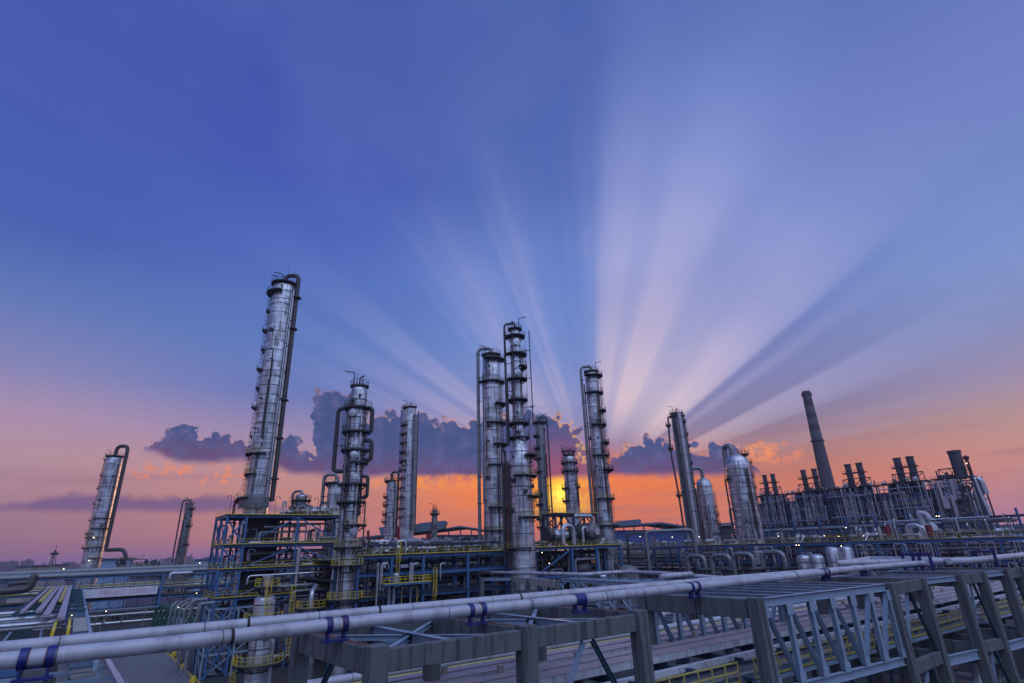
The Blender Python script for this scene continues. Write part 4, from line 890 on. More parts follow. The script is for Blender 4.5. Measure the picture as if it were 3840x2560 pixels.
for x, y, r, lab in ((2258, 2150, 1.2, 'small domed silver pot under the right end of the exchanger deck'), (2352, 2120, 2.8, 'squat brown domed vessel right of the exchanger deck')):
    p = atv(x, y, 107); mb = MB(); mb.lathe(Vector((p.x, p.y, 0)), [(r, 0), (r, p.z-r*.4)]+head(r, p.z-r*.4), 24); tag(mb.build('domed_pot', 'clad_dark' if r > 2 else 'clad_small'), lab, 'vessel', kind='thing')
for x0, x1, y, yb, lab in ((2420, 2600, 1990, 2040, 'big grey pipe bridge left of the wrapped column, before the blue warehouse'), (2350, 2420, 1998, 2045, 'short dark pipe portal in front of the blue warehouse')):
    a, c = atY(x0, y, 180), atY(x1, y, 180); c.z = a.z; mb = MB(); mb.tube([Vector((a.x, a.y, 14)), a, c, Vector((c.x, c.y, 14))], .5 if y < 1995 else .35, 10, bend=1.6); tag(mb.build('pipe_bridge', 'pipe_grey' if y < 1995 else 'pipe_dark'), lab, 'pipe', kind='thing')

# ---- added block of equipment that shades the ground and darkens the gaps behind both decks
BK = thing('shading_block', 'added dark block of vessels and pipes shading the gaps behind the two blue decks', 'shading block', G(45, 124))
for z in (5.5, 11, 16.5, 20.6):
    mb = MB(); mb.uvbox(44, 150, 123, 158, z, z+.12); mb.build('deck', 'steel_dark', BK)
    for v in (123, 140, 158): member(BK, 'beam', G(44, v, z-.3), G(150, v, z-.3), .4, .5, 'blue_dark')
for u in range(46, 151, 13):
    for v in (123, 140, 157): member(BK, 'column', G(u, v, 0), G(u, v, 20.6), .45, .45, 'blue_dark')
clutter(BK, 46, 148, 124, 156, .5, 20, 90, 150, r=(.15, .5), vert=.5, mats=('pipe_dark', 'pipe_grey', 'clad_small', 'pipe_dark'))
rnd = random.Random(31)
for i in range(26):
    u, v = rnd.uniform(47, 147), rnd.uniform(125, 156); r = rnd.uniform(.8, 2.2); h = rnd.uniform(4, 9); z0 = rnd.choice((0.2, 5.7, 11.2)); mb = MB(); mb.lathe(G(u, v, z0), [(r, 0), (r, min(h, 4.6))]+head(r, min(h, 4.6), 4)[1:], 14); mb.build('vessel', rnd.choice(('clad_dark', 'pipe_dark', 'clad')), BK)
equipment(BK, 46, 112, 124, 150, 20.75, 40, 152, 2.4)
# row of upright vessels seen in the frame's lower bays
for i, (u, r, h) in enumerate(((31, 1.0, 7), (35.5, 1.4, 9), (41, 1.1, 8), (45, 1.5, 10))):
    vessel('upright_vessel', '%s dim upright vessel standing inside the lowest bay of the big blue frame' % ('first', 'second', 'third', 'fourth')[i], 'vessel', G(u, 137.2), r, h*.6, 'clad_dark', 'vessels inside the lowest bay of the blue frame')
# ------------------------------------------------------------------ foreground: concrete pipe rack and the long white pipes
ZT = 17.8                                                # top of the rack beams
def rack_v(u): return 27.35-.058*(u-12)                 # line of the front posts (the rack bends slightly)
def cbox(mb, a, b, w, z0, z1):                          # a concrete beam from a to b (plan points), w wide
    a, b = Vector((a.x, a.y, (z0+z1)/2)), Vector((b.x, b.y, (z0+z1)/2)); mb.bar(a, b, w, z1-z0); return mb
def post(t, p, w, z0, z1, m='concrete'):
    mb = MB(); mb.box(Vector((p.x, p.y, (z0+z1)/2)), U*(w/2), V*(w/2), Z1*((z1-z0)/2)); return mb.build('post', m, t, bev=.05)
R1 = thing('concrete_pipe_rack', 'stained grey concrete rack with steel cross bracing in the foreground, under the white pipes', 'pipe rack', G(12, 30))
Ps = {}
for k, (x, y) in dict(c1=(1412, 2428), c2=(1972, 2351), c3=(2392, 2294)).items(): Ps[k] = atz(x, y, ZT)
VD = (atz(1163, 2377, ZT)-atz(1359, 2428, ZT)).normalized()           # direction of the cross beams
UD = (Ps['c3']-Ps['c1']).normalized()
back = {k: p+VD*10.0 for k, p in Ps.items()}
for k in Ps:
    post(R1, Ps[k], .92, 0, ZT+.14); post(R1, back[k], .92, 0, ZT-.02)
    a, b = Ps[k]+VD*.5, back[k]-VD*.5; mb = MB(); cbox(mb, a, b, .62, ZT-1.15, ZT); mb.build('cross_beam', 'concrete', R1, bev=.05)
    mb = MB(); cbox(mb, a, b, .3, ZT+.003, ZT+.03); mb.build('bearing_plate', 'rust', R1)
    mb = MB(); cbox(mb, a-Z1*4, b, .5, 12.4, 13.2); mb.build('lower_cross_beam', 'concrete', R1, bev=.05)
for a, b in (('c1', 'c2'), ('c2', 'c3')):
    for dct, nm in ((Ps, 'edge_beam'), (back, 'edge_beam')):
        p, q = dct[a]+UD*.5, dct[b]-UD*.5; mb = MB(); cbox(mb, p, q, .5, ZT-1.05, ZT-.05); mb.build(nm, 'concrete', R1, bev=.05)
    # horizontal steel bracing between the beams
    c = (Ps[a]+Ps[b]+back[a]+back[b])/4; zc = ZT-.45
    for p in (Ps[a], Ps[b], back[a], back[b]):
        e = Vector((p.x, p.y, zc)); cc = Vector((c.x, c.y, zc)); dd = (cc-e).normalized(); member(R1, 'horizontal_brace', e+dd*.6, cc-dd*.35, .28, .28, 'blue_pale', True)
    p, q = (Ps[a]+back[a])/2, (Ps[b]+back[b])/2; m_ = (Ps[a]+Ps[b])/2; n_ = (back[a]+back[b])/2
    for z in (zc-.02,):
        member(R1, 'longitudinal_beam', Vector((m_.x, m_.y, ZT-.55))+VD*.3, Vector((n_.x, n_.y, ZT-.55))-VD*.3, .4, .75, 'blue_pale', True)
    mb = MB(); mb.box(Vector((c.x, c.y, zc-.1)), U*.3, V*.3, Z1*.28); mb.build('gusset_plate', 'steel_dark', R1)
# inclined steel braces below the front beams
mid = (Ps['c2']+Ps['c3'])/2
for s_, e in ((-.35, Ps['c2']), (.35, Ps['c3'])):
    a = Vector((mid.x, mid.y, ZT-1.15))+UD*s_; b = Vector((e.x, e.y, 11.2))-UD*s_*2.0; member(R1, 'front_brace', a, b, .24, .24, 'blue_pale' if s_ < 0 else 'teal', True)
mid = (Ps['c1']+back['c1'])/2; a = Vector((mid.x, mid.y, ZT-1.2)); b = Vector((back['c1'].x, back['c1'].y, 11.5)); member(R1, 'front_brace', a, b, .22, .22, 'teal', True)
# steel truss span between posts c4 and c5
T = thing('steel_truss_span', 'pale blue steel truss with open ribbed top spanning between two concrete frames at right', 'truss', atz(2850, 2245, ZT))
c4, c5 = atz(2832, 2243, ZT), atz(3330, 2184, ZT); TD = (c5-c4).normalized(); TL = (c5-c4).length
b4, b5 = c4+VD*10.5, c5+VD*10.5; zb = 11.6
def P3(p, z): return Vector((p.x, p.y, z))
tA, tB = c4+TD*.7, c5-TD*.7; bA, bB = tA+VD*10.2, tB+VD*10.2
for p, q in ((tA, tB), (bA, bB)):
    member(T, 'top_chord', P3(p, ZT-.3), P3(q, ZT-.3), .42, .6, 'blue_pale', True); member(T, 'bottom_chord', P3(p, zb), P3(q, zb), .42, .6, 'blue_pale', True)
NB = 6
for p, q in ((tA, tB), (bA, bB)):
    for i in range(NB+1):
        a = p.lerp(q, i/NB); member(T, 'truss_post', P3(a, ZT-.62), P3(a, zb+.32), .42, .36, 'blue_pale', True)
        if i < NB:
            b = p.lerp(q, (i+1)/NB); f = i < 4
            member(T, 'diagonal', P3(a.lerp(b, .06), ZT-.75) if f else P3(a.lerp(b, .06), zb+.45), P3(b.lerp(a, .06), zb+.45) if f else P3(b.lerp(a, .06), ZT-.75), .32, .26, 'blue_pale', True)
        mb = MB(); mb.box(P3(a, ZT-.95)+VD*-.2, TD*.4, VD*.02, Z1*.42); mb.build('gusset_plate', 'blue_pale', T); mb = MB(); mb.box(P3(a, zb+.6)-VD*.2, TD*.36, VD*.02, Z1*.36); mb.build('gusset_plate', 'blue_pale', T)
for i in range(NB+1):
    a, b = tA.lerp(tB, i/NB), bA.lerp(bB, i/NB); member(T, 'top_rib', P3(a+VD*.25, ZT-.25), P3(b-VD*.25, ZT-.25), .26, .42, 'blue_pale', True)
    if i < NB:
        c, d_ = tA.lerp(tB, (i+.5)/NB), bA.lerp(bB, (i+.5)/NB); e_ = c if i % 2 else d_; f_ = bA.lerp(bB, (i+1)/NB) if i % 2 else tA.lerp(tB, (i+1)/NB); member(T, 'lateral_brace', P3(a, ZT-.4), P3(bA.lerp(bB, (i+1)/NB), ZT-.4), .12, .12, 'teal') if i % 2 else None
# concrete frames at right, in pairs joined by short beams, two storeys
def cframe(name_i, label, xs, zs, wd=.95, vlen=10.0, brace=True, base=0):
    t = thing('concrete_portal', label, 'concrete frame', Vector((xs[0].x, xs[0].y, 0)), None)
    for p in xs:
        post(t, p, wd, base, ZT+.05); q = p+VD*vlen; post(t, q, wd, base, ZT-.03)
        mb = MB(); cbox(mb, p+VD*.5, q-VD*.5, .65, ZT-1.2, ZT-.02); mb.build('cross_beam', 'concrete', t, bev=.05)
        mb = MB(); cbox(mb, p+VD*.5, q-VD*.5, .6, zs-1.0, zs); mb.build('cross_beam', 'concrete', t, bev=.05)
    for a, b in zip(xs, xs[1:]):
        dd = (b-a).normalized()
        for off, w2 in ((Vector((0, 0, 0)), .55), (VD*vlen, .5)):
            for z in (ZT-.04, zs-.05):
                mb = MB(); cbox(mb, a+off+dd*.5, b+off-dd*.5, w2, z-1.0, z); mb.build('edge_beam', 'concrete', t, bev=.05)
        if brace:
            m2 = (a+b)/2
            for z0_, z1_ in ((zs, ZT-1.05), (zs-5.4, zs-1.05)):
                for s_, e in ((-.3, a), (.3, b)): member(t, 'brace', P3(m2+dd*s_, z1_), P3(e-dd*s_*2, max(z0_, .3)), .22, .22, 'blue_pale' if s_ < 0 else 'teal', True)
    return t
p4 = thing('concrete_portal', 'concrete cross frame with a wide stained beam holding the left end of the truss', 'concrete frame', P3(c4, 0))
post(p4, c4, .95, 0, ZT+.1); post(p4, b4, .95, 0, ZT-.02); mb = MB(); cbox(mb, c4+VD*.5, b4-VD*.5, .7, ZT-1.35, ZT-.01); mb.build('cross_beam', 'concrete', p4, bev=.05)
mb = MB(); cbox(mb, c4+VD*.5, b4-VD*.5, .6, 10.2, 11.2); mb.build('cross_beam', 'concrete', p4, bev=.05)
mb = MB(); mb.bar(P3(c4-TD*1.0, 10.9), P3(c4-TD*.5, 10.9), .5, .9); mb.build('corbel', 'concrete_light', p4)
c6, c7, c8, c9, c10 = [atz(x, y, ZT) for x, y in ((3447, 2165), (3588, 2151), (3674, 2142), (3762, 2132), (3818, 2126))]
cframe(1, 'concrete double frame just right of the blue truss, braces between its posts', [c5, c6], 11.4)
cframe(2, 'second concrete double frame right of the blue truss', [c7, c8], 11.4)
cframe(3, 'third concrete double frame right of the blue truss, at the picture edge', [c9, c10], 11.4)
for i, (a, b) in enumerate(((c6, c7), (c8, c9))):
    t = thing('steel_span', ('pale steel floor span between the first and second double frames', 'pale steel floor span between the second and third double frames')[i], 'truss', P3(a, 10))
    dd = (b-a).normalized()
    for off in (Vector((0, 0, 0)), VD*10):
        member(t, 'bottom_chord', P3(a+off+dd*.6, 10.4), P3(b+off-dd*.6, 10.4), .45, .8, 'blue_pale', True)
        member(t, 'top_chord', P3(a+off+dd*.6, ZT-.35), P3(b+off-dd*.6, ZT-.35), .4, .5, 'blue_pale', True)
    for k in range(5):
        p = a.lerp(b, .1+.2*k); member(t, 'rib', P3(p+VD*.3, ZT-.3), P3(p+VD*9.7, ZT-.3), .24, .4, 'blue_pale', True)
# walkway with railing behind the front posts
for i, (ua, ub) in enumerate(((2, 40.5), (42.5, 61), (63, 84.5), (88, 110), (113, 140))):
    t = thing('walkway', '%s stretch of narrow walkway with faded yellow rail inside the concrete rack, from the left' % ('first', 'second', 'third', 'fourth', 'fifth')[i], 'walkway', G(ua, rack_v(ua)+1.2, 10), 'walkways inside the concrete rack')
    a, b = G(ua, rack_v(ua)+1.1, 12.15), G(ub, rack_v(ub)+1.1, 12.15); mb = MB(); mb.bar(a+V*.6, b+V*.6, 1.2, .08); mb.build('grating', 'teal', t)
    mb = MB(); mb.bar(a-Z1*.2, b-Z1*.2, .12, .3); mb.bar(a+V*1.25-Z1*.2, b+V*1.25-Z1*.2, .12, .3); mb.build('edge_frame', 'blue_pale', t)
    mb = MB(); rail_path(mb, [a+Z1*.04, b+Z1*.04], 1.35, 1.5, .09); mb.build('railing', 'yellow_old', t)
# trays and pipes lying on the lower level
def level_line(name, label, cat, v, z, w, h, m, top=None, u0=-6, u1=150, group=None, side=None, drift=.0):
    t = thing(name, label, cat, G(u0, v, z), group)
    def pt(u): return G(u, v+drift*(u-12))
    mb = MB(); mb.bar(P3(pt(u0), z), P3(pt(u1), z), w, h); mb.build('tray_body', m, t)
    if top:
        mb = MB(); mb.bar(P3(pt(u0), z+h/2+.03), P3(pt(u1), z+h/2+.03), w+.06, .05); mb.build('lid', top, t)
    return t
dr = -.045
for i, (v, z, w_, h, lab) in enumerate(((39.1, 13.75, 1.1, .3, 'farthest'), (37.3, 13.65, 1.4, .5, 'second farthest'), (34.9, 13.75, 1.1, .3, 'second nearest'), (33.1, 13.65, 1.4, .5, 'nearest'), )):
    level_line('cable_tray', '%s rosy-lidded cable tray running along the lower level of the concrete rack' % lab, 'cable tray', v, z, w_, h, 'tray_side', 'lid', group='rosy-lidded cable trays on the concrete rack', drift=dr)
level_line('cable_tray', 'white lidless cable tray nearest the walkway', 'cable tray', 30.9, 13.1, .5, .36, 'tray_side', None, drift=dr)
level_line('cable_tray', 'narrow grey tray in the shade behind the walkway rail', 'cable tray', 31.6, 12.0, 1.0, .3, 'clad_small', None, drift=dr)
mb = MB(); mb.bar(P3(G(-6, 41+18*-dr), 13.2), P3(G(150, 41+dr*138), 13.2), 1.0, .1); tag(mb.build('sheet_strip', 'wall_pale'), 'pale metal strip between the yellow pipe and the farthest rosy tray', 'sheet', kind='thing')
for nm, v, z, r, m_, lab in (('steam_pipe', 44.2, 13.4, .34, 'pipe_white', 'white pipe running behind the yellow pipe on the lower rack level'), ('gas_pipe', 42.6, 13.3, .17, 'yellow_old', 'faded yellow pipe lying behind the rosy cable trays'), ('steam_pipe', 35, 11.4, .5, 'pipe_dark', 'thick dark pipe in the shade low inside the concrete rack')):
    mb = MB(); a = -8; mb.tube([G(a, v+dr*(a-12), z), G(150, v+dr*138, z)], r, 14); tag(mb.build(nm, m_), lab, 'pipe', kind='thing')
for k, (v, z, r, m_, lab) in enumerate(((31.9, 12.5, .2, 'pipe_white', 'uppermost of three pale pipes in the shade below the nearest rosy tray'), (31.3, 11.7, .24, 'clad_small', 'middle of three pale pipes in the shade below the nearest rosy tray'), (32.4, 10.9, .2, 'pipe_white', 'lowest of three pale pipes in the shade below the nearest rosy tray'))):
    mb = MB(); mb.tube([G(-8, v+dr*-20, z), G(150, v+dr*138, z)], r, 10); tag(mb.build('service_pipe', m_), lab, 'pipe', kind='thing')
a = atz(2480, 2320, 13.4); mb = MB(); mb.tube([a-Z1*1, a+Z1*.6, a+U*2.4+Z1*.6, a+U*2.4-Z1*.6], .34, 10, bend=.8); tag(mb.build('pipe_elbow', 'pipe_white'), 'short white hooped pipe rising from the lower rack level', 'pipe', kind='thing')
pk = 0
for v, us_ in ((38.2, range(8, 140, 7)), (35.8, range(11, 140, 7))):
    for ku, u in enumerate(us_):
        if pk > 40: break
        q = G(u, v+dr*(u-12)); mb = MB(); mb.box(P3(q, 13.9), U*.18, V*.14, Z1*.42); mb.box(P3(q, 14.34), U*.22, V*.18, Z1*.03)
        tag(mb.build('stub_post', 'concrete_light'), '%s short concrete stub from the left in the %s row between rosy trays' % (ORD[ku], 'farther' if v > 37 else 'nearer'), 'stub post', 'concrete stubs between the rosy trays', 'thing'); pk += 1
# lower cross steel that carries the trays, deep shadow floor below
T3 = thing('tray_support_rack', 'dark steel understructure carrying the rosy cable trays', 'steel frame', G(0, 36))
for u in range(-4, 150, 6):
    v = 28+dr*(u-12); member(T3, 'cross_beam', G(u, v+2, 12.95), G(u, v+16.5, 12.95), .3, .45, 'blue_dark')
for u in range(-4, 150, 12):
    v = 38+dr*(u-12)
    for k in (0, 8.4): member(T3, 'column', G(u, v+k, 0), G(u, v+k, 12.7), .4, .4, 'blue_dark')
for k, (v, z, r, lab) in enumerate(((24, 2.2, .55, 'nearest big dark pipe on the ground under the right-hand frames'), (27, 3.4, .45, 'second big dark pipe on the ground under the right-hand frames'), (31, 2.0, .7, 'third and thickest dark pipe on the ground under the right-hand frames'), (35, 3.0, .5, 'fourth dark pipe on the ground under the right-hand frames'))):
    mb = MB(); mb.tube([G(20, v, z), G(92+6*k, v, z), G(92+6*k, v, z+5), G(92+6*k, v+6, z+5)], r, 12, bend=2.2); tag(mb.build('ground_pipe', 'pipe_dark' if k % 2 else 'pipe_grey'), lab, 'pipe', kind='thing')
for k in range(14):
    u = 36+6*k; p_ = G(u, 22); mb = MB(); mb.uvbox(u, u+.5, 22, 37, 1.0, 1.45); tag(mb.build('pipe_sleeper', 'concrete_light'), '%s low concrete sleeper from the left under the dark ground pipes' % ORD[k], 'sleeper', 'concrete sleepers under the ground pipes', 'thing')
# ---- the long white pipes
def px_path(pts, z):
    return [atz(x, y, z) for x, y in pts]
def long_pipe(label, pts, r, m='pipe_white', welds=(), n=24, bend=1.2):
    t = thing('insulated_pipe', label, 'pipe', pts[0]); mb = MB(); mb.tube(pts, r, n, bend=bend); mb.build('pipe_run', m, t)
    for w_ in welds:
        for a, b in zip(pts, pts[1:]):
            d1 = (b-a).normalized(); p = w_; k = (p-a).dot(d1)
            if 0 < k < (b-a).length:
                mb = MB(); mb.lathe(a+d1*k, [(r-.01, -.07), (r+.018, -.07), (r+.018, .07), (r-.01, .07)], 24, axis=d1); mb.build('weld_band', 'seam' if len(t.children) % 2 else 'pipe_grey', t); break
    return t
def clamp(t, a, b, p, r, wide=False):
    """two blue hoops and a welded shoe under a pipe from a to b, at the point p"""
    d1 = (b-a).normalized(); c = a+d1*(p-a).dot(d1); s_ = d1.cross(Z1).normalized(); o = None
    mb = MB()
    if wide: mb.lathe(c, [(r+.01, -.42), (r+.07, -.42), (r+.07, .42), (r+.01, .42)], 24, axis=d1)
    else:
        for k in (-.42, .42): mb.lathe(c+d1*k, [(r+.01, -.13), (r+.08, -.13), (r+.08, .13), (r+.01, .13)], 24, axis=d1)
    o = mb.build('clamp_frame', 'clamp', t)
    mb = MB(); zb_ = c.z-r
    for k in (-.42, .42): mb.box(Vector((c.x, c.y, (zb_+ZT)/2))+d1*k, d1*.04, s_*(r*.7), Z1*((zb_-ZT)/2+.06))
    mb.box(Vector((c.x, c.y, ZT+.08)), d1*.62, s_*(r*.75), Z1*.05); mb.box(Vector((c.x, c.y, zb_-.0)), d1*.5, s_*(r*.3), Z1*.06); mb.build('shoe', 'clamp', o)
    mb = MB()
    for k in (-.3, .3): mb.lathe(c+d1*(k-.135*(1 if k < 0 else -1)*0), [(r+.005, -.05), (r+.05, -.05), (r+.05, .05), (r+.005, .05)], 20, axis=d1)
    mb.build('liner', 'rust', o)
zp = 18.6
A1 = px_path([(-500, 2529), (0, 2478), (600, 2416), (1140, 2352), (1500, 2313), (2184, 2244), (2590, 2199), (3000, 2154), (3250, 2124)], zp)
A1[-1] = A1[-1].copy()
t = long_pipe('nearest long white pipe with blue clamps, crossing the whole foreground', A1+[A1[-1]+U*1.2-Z1*1.0], .315, welds=[atz(x, y, zp) for x, y in ((866, 2384), (1985, 2264), (2978, 2156), (2270, 2235), (3100, 2142))])
for x, y, wd in ((140, 2464, 0), (1258, 2338, 0), (1785, 2284, 0), (2170, 2245, 1), (2602, 2198, 0), (3092, 2143, 0), (3238, 2126, 0)):
    p = atz(x, y, zp)
    for a, b in zip(A1, A1[1:]):
        d1 = (b-a).normalized()
        if 0 <= (p-a).dot(d1) <= (b-a).length: clamp(t, a, b, p, .315, bool(wd)); break
A2 = px_path([(-500, 2478), (0, 2430), (600, 2370), (900, 2340), (1500, 2281), (2100, 2226), (2700, 2172), (3000, 2146), (3464, 2108)], zp)
t = long_pipe('second long white pipe running close behind the clamped one', A2+[A2[-1]+U*2-Z1*.5], .29, welds=[atz(x, y, zp) for x, y in ((928, 2337), (2496, 2190), (1950, 2240), (3150, 2134), (1420, 2289))])
for q in [atz(x, y, zp) for x, y in ((1140, 2318), (1700, 2262), (2410, 2198), (3100, 2138))]:
    for a, b in zip(A2, A2[1:]):
        d1 = (b-a).normalized()
        if 0 <= (q-a).dot(d1) <= (b-a).length: mb = MB(); c_ = a+d1*(q-a).dot(d1); mb.box(P3(c_, (ZT+c_.z-.33)/2), d1*.3, d1.cross(Z1)*.2, Z1*((c_.z-.33-ZT)/2)); mb.build('shoe', 'steel_dark', t); break
# looping pipes farther back at right
L1 = px_path([(3145, 2110), (3330, 2105), (3480, 2103), (3640, 2100), (3840, 2079), (4300, 2040)], 18.7)
t = long_pipe('far white pipe along the right-hand end of the rack, with U-shaped blue hangers', L1, .38)
L2 = [L1[0]+V*.2, L1[0]+V*.2+(L1[1]-L1[0])*.05, atz(3260, 2093, 18.7), atz(3500, 2096, 18.7), atz(3560, 2103, 18.7)]
t2 = long_pipe('hairpin return of white pipe doubling back at the right', L2, .34, bend=.6)
for x, y in ((3420, 2104), (3460, 2104), (3700, 2094)):
    p = atz(x, y, 18.7); mb = MB(); mb.bar(p+V*.9-Z1*1.6, p+V*.9+Z1*.9, .3, .3); mb.bar(p-V*.9-Z1*1.6, p-V*.9+Z1*.9, .3, .3); mb.bar(p-V*1.05+Z1*.9, p+V*1.05+Z1*.9, .3, .3); mb.build('hanger', 'clamp', t)
# ---- second concrete rack running away behind, with its own pipes
R2 = thing('concrete_portal', 'pair of concrete portals under the thin white pipes, before the stained column', 'concrete frame', atz(1810, 2160, 16.4))
pa, pb, pc, pd = [atz(x, y, 16.3) for x, y in ((1806, 2162), (1922, 2160), (1978, 2164), (2086, 2172))]
for p in (pa, pb, pc, pd): post(R2, p, .8, 0, 16.25)
member(R2, 'portal_beam', P3(pa, 15.9)+U*.4, P3(pb, 15.9)-U*.4, .35, .6, 'blue_pale', True)
mb = MB(); cbox(mb, P3(pb, 0)+U*.4, P3(pc, 0)-U*.2, .55, 15.2, 16.3); mb.build('portal_beam', 'concrete_light', R2, bev=.05)
mb = MB(); cbox(mb, P3(pc, 0)+U*.4, P3(pd, 0)-U*.3, .55, 15.0, 16.3); mb.build('portal_beam', 'concrete_light', R2, bev=.05)
m2 = (pc+pd)/2
for e, s_ in ((pc, -1), (pd, 1)): member(R2, 'brace', P3(m2, 15.0), P3(e, 10.5), .2, .2, 'blue_pale')
T2 = thing('steel_truss_span', 'dark blue truss receding behind the second white pipe, carrying thin pipes', 'truss', atz(2105, 2175, 16.3))
e0, e1 = atz(2096, 2168, 16.3), atz(2560, 2192, 16.3); f0, f1 = e0+U*6+V*1, e1+U*9
for p, q in ((e0, e1), (f0, f1)):
    member(T2, 'top_chord', P3(p, 16.1), P3(q, 16.1), .35, .5, 'blue_pale', True); member(T2, 'bottom_chord', P3(p, 11.8), P3(q, 11.8), .35, .5, 'blue_pale', True)
    for i in range(9):
        a = p.lerp(q, i/8); member(T2, 'truss_post', P3(a, 15.9), P3(a, 12.0), .25, .25, 'blue_pale')
        if i < 8: b = p.lerp(q, (i+1)/8); member(T2, 'diagonal', P3(a, 15.8), P3(b, 12.1), .2, .2, 'blue_pale')
for i in range(13):
    a, b = e0.lerp(e1, i/12), f0.lerp(f1, i/12); member(T2, 'top_rib', P3(a, 16.1), P3(b, 16.1), .22, .36, 'blue_pale')
Q1 = px_path([(1752, 2139), (1850, 2144), (2080, 2149), (2190, 2152), (2310, 2143), (2350, 2142), (2480, 2147), (2560, 2155), (2700, 2170)], 17.0)
t = long_pipe('thin white pipe on the portals behind the two foreground pipes', Q1, .33, welds=[atz(x, y, 17) for x, y in ((1868, 2144), (1965, 2146), (2110, 2150))], n=14)
Q2 = px_path([(2478, 2157), (2590, 2150), (2592, 2158), (2800, 2172)], 17.6); Q2 = [Q2[0], Q2[1], Q2[1]+V*-.0+(Q2[3]-Q2[1])*.12, Q2[3]]
t = long_pipe('short white pipe stub with a capped left end, crossing the thin white pipe', [atz(2478, 2160, 17.4), atz(2592, 2150, 17.4)], .36, n=14)
t = long_pipe('white pipe leaving the capped stub towards the right', [atz(2590, 2158, 17.0), atz(2710, 2166, 17.0), atz(2860, 2178, 17.0)], .34, n=14)
# ------------------------------------------------------------------ the pipe rack across the right, its vessels, and the furnaces
uD = 158.0
D4 = thing('pipe_rack', 'long dark blue pipe rack crossing below the domed vessels, hazy yellow rail along its top', 'pipe rack', G(uD, 60))
zD = 20.6
vs = [30, 36, 42, 48, 54, 60, 66, 72, 79, 86, 94, 102, 111, 120, 130, 141, 153, 166, 180, 196, 214]
for v in vs:
    for u in (uD, uD+9): member(D4, 'column', G(u, v, 0), G(u, v, zD), .5, .5, 'blue')
    for z in (zD, zD-4.5, zD-8.5): member(D4, 'beam', G(uD, v, z-.3), G(uD+9, v, z-.3), .4, .5, 'blue')
for z in (zD, zD-4.5, zD-8.5):
    member(D4, 'beam', G(uD, vs[0], z-.3), G(uD, vs[-1], z-.3), .4, .6, 'blue')
    mb = MB(); mb.uvbox(uD-.4, uD+9.4, vs[0], vs[-1], z+.02, z+.1); mb.build('deck', 'steel_dark', D4)
mb = MB(); rail_path(mb, [G(uD-.4, vs[0], zD+.1), G(uD-.4, vs[-1], zD+.1)], 1.3, 2.2, .09); mb.build('railing', 'yellow_old', D4)
rnd = random.Random(7)
for i in range(100):
    v = 30+175*rnd.random()**1.5; z1 = rnd.choice((zD-.8, zD-5, zD-2.5)); z0 = z1-rnd.uniform(3, 9); r = rnd.uniform(.07, .2); mb = MB(); u = uD-rnd.uniform(.3, 1.2); dv = rnd.choice((-1, 1))*rnd.uniform(.6, 2.4)
    mb.tube([G(u, v, z0), G(u, v, z1), G(u, v+dv, z1), G(u, v+dv, z1-rnd.uniform(1, 6))], r, 6, bend=r*3); mb.build('drop_pipe', rnd.choice(('clad_small', 'clad_small', 'clad_small', 'blue', 'pipe_white')), D4)
for k in range(26):
    z = 6.5+.55*k; du = (k*37 % 11)/11*6+.3; mb = MB(); mb.tube([G(uD+du, 30, z), G(uD+du, 60+(k*53 % 145), z), G(uD+du+1, 60+(k*53 % 145)+1, z-1.0)], .14+.05*(k % 4), 6); mb.build('header_pipe', ('clad_small', 'pipe_grey', 'pipe_white', 'blue', 'clad_small', 'pipe_dark', 'rust')[k % 7], D4)
for z in (4, 8): mb = MB(); mb.uvbox(uD+6, uD+9.4, vs[0], vs[-1], z, z+2.6); mb.build('cable_duct', 'pipe_dark', D4)
clutter(D4, uD+.5, uD+8, 32, 200, 3, 19.5, 90, 140, r=(.12, .35), vert=.55, mats=('clad_small', 'pipe_grey', 'pipe_white', 'blue'))
equipment(D4, uD, uD+8, 34, 200, zD+.1, 90, 120, 2.8)
# round vessels hooked up by silver arches in front of the rack
for i, (x, y, wpx, u) in enumerate(((2470, 2122, 0, 150), (2645, 2118, 62, 148), (2742, 2118, 62, 146), (2828, 2114, 66, 144), (2944, 2108, 56, 146))):
    if not wpx: continue
    p = atu(x, y, u); r = wpx/2*scale_at(p); lab = ('', 'first', 'second', 'third', 'fourth')[i]
    t = thing('quench_pot', '%s dark round vessel with a silver pipe arch, from the left, below the pipe rack' % lab, 'vessel', P3(p, 0), 'round vessels with silver arches below the pipe rack')
    mb = MB(); mb.lathe(P3(p, 0), [(r, 0), (r, p.z-1.6)]+head(r, p.z-1.6, 5, .35), 24); mb.lathe(P3(p, p.z-2.6), [(r, 0), (r+.2, 0), (r+.2, .4), (r, .4)], 24); mb.build('shell', 'clad_dark', t)
    q = P3(p, p.z); mb = MB(); h = 2.6; mb.tube([q-Z1*1.6, q+Z1*h, q+Z1*h+V*6.0, q+Z1*(h-12)+V*6.0], .62, 12, bend=1.9); mb.build('arch_pipe', 'pipe_grey', t)
    platform(t, (p.x, p.y), p.z-1.2, r*.9, -200, 20, 1.0)
for i, (x, y, wpx, u) in enumerate(((3010, 2080, 58, 150), (3060, 2078, 60, 147), (3118, 2050, 60, 152), (3168, 2048, 60, 149))):
    p = atu(x, y, u); r = wpx/2*scale_at(p)*.8; vessel('settling_vessel', '%s upright silver vessel in the cluster of four beside the pipe rack, from the left' % ('first', 'second', 'third', 'fourth')[i], 'vessel', P3(p, 0), r, p.z-r*.4, 'clad', 'cluster of four silver vessels beside the rack', ribs=4, plat=((p.z-6, -200, 0, .8, 'yellow_old'),) if i > 1 else None)
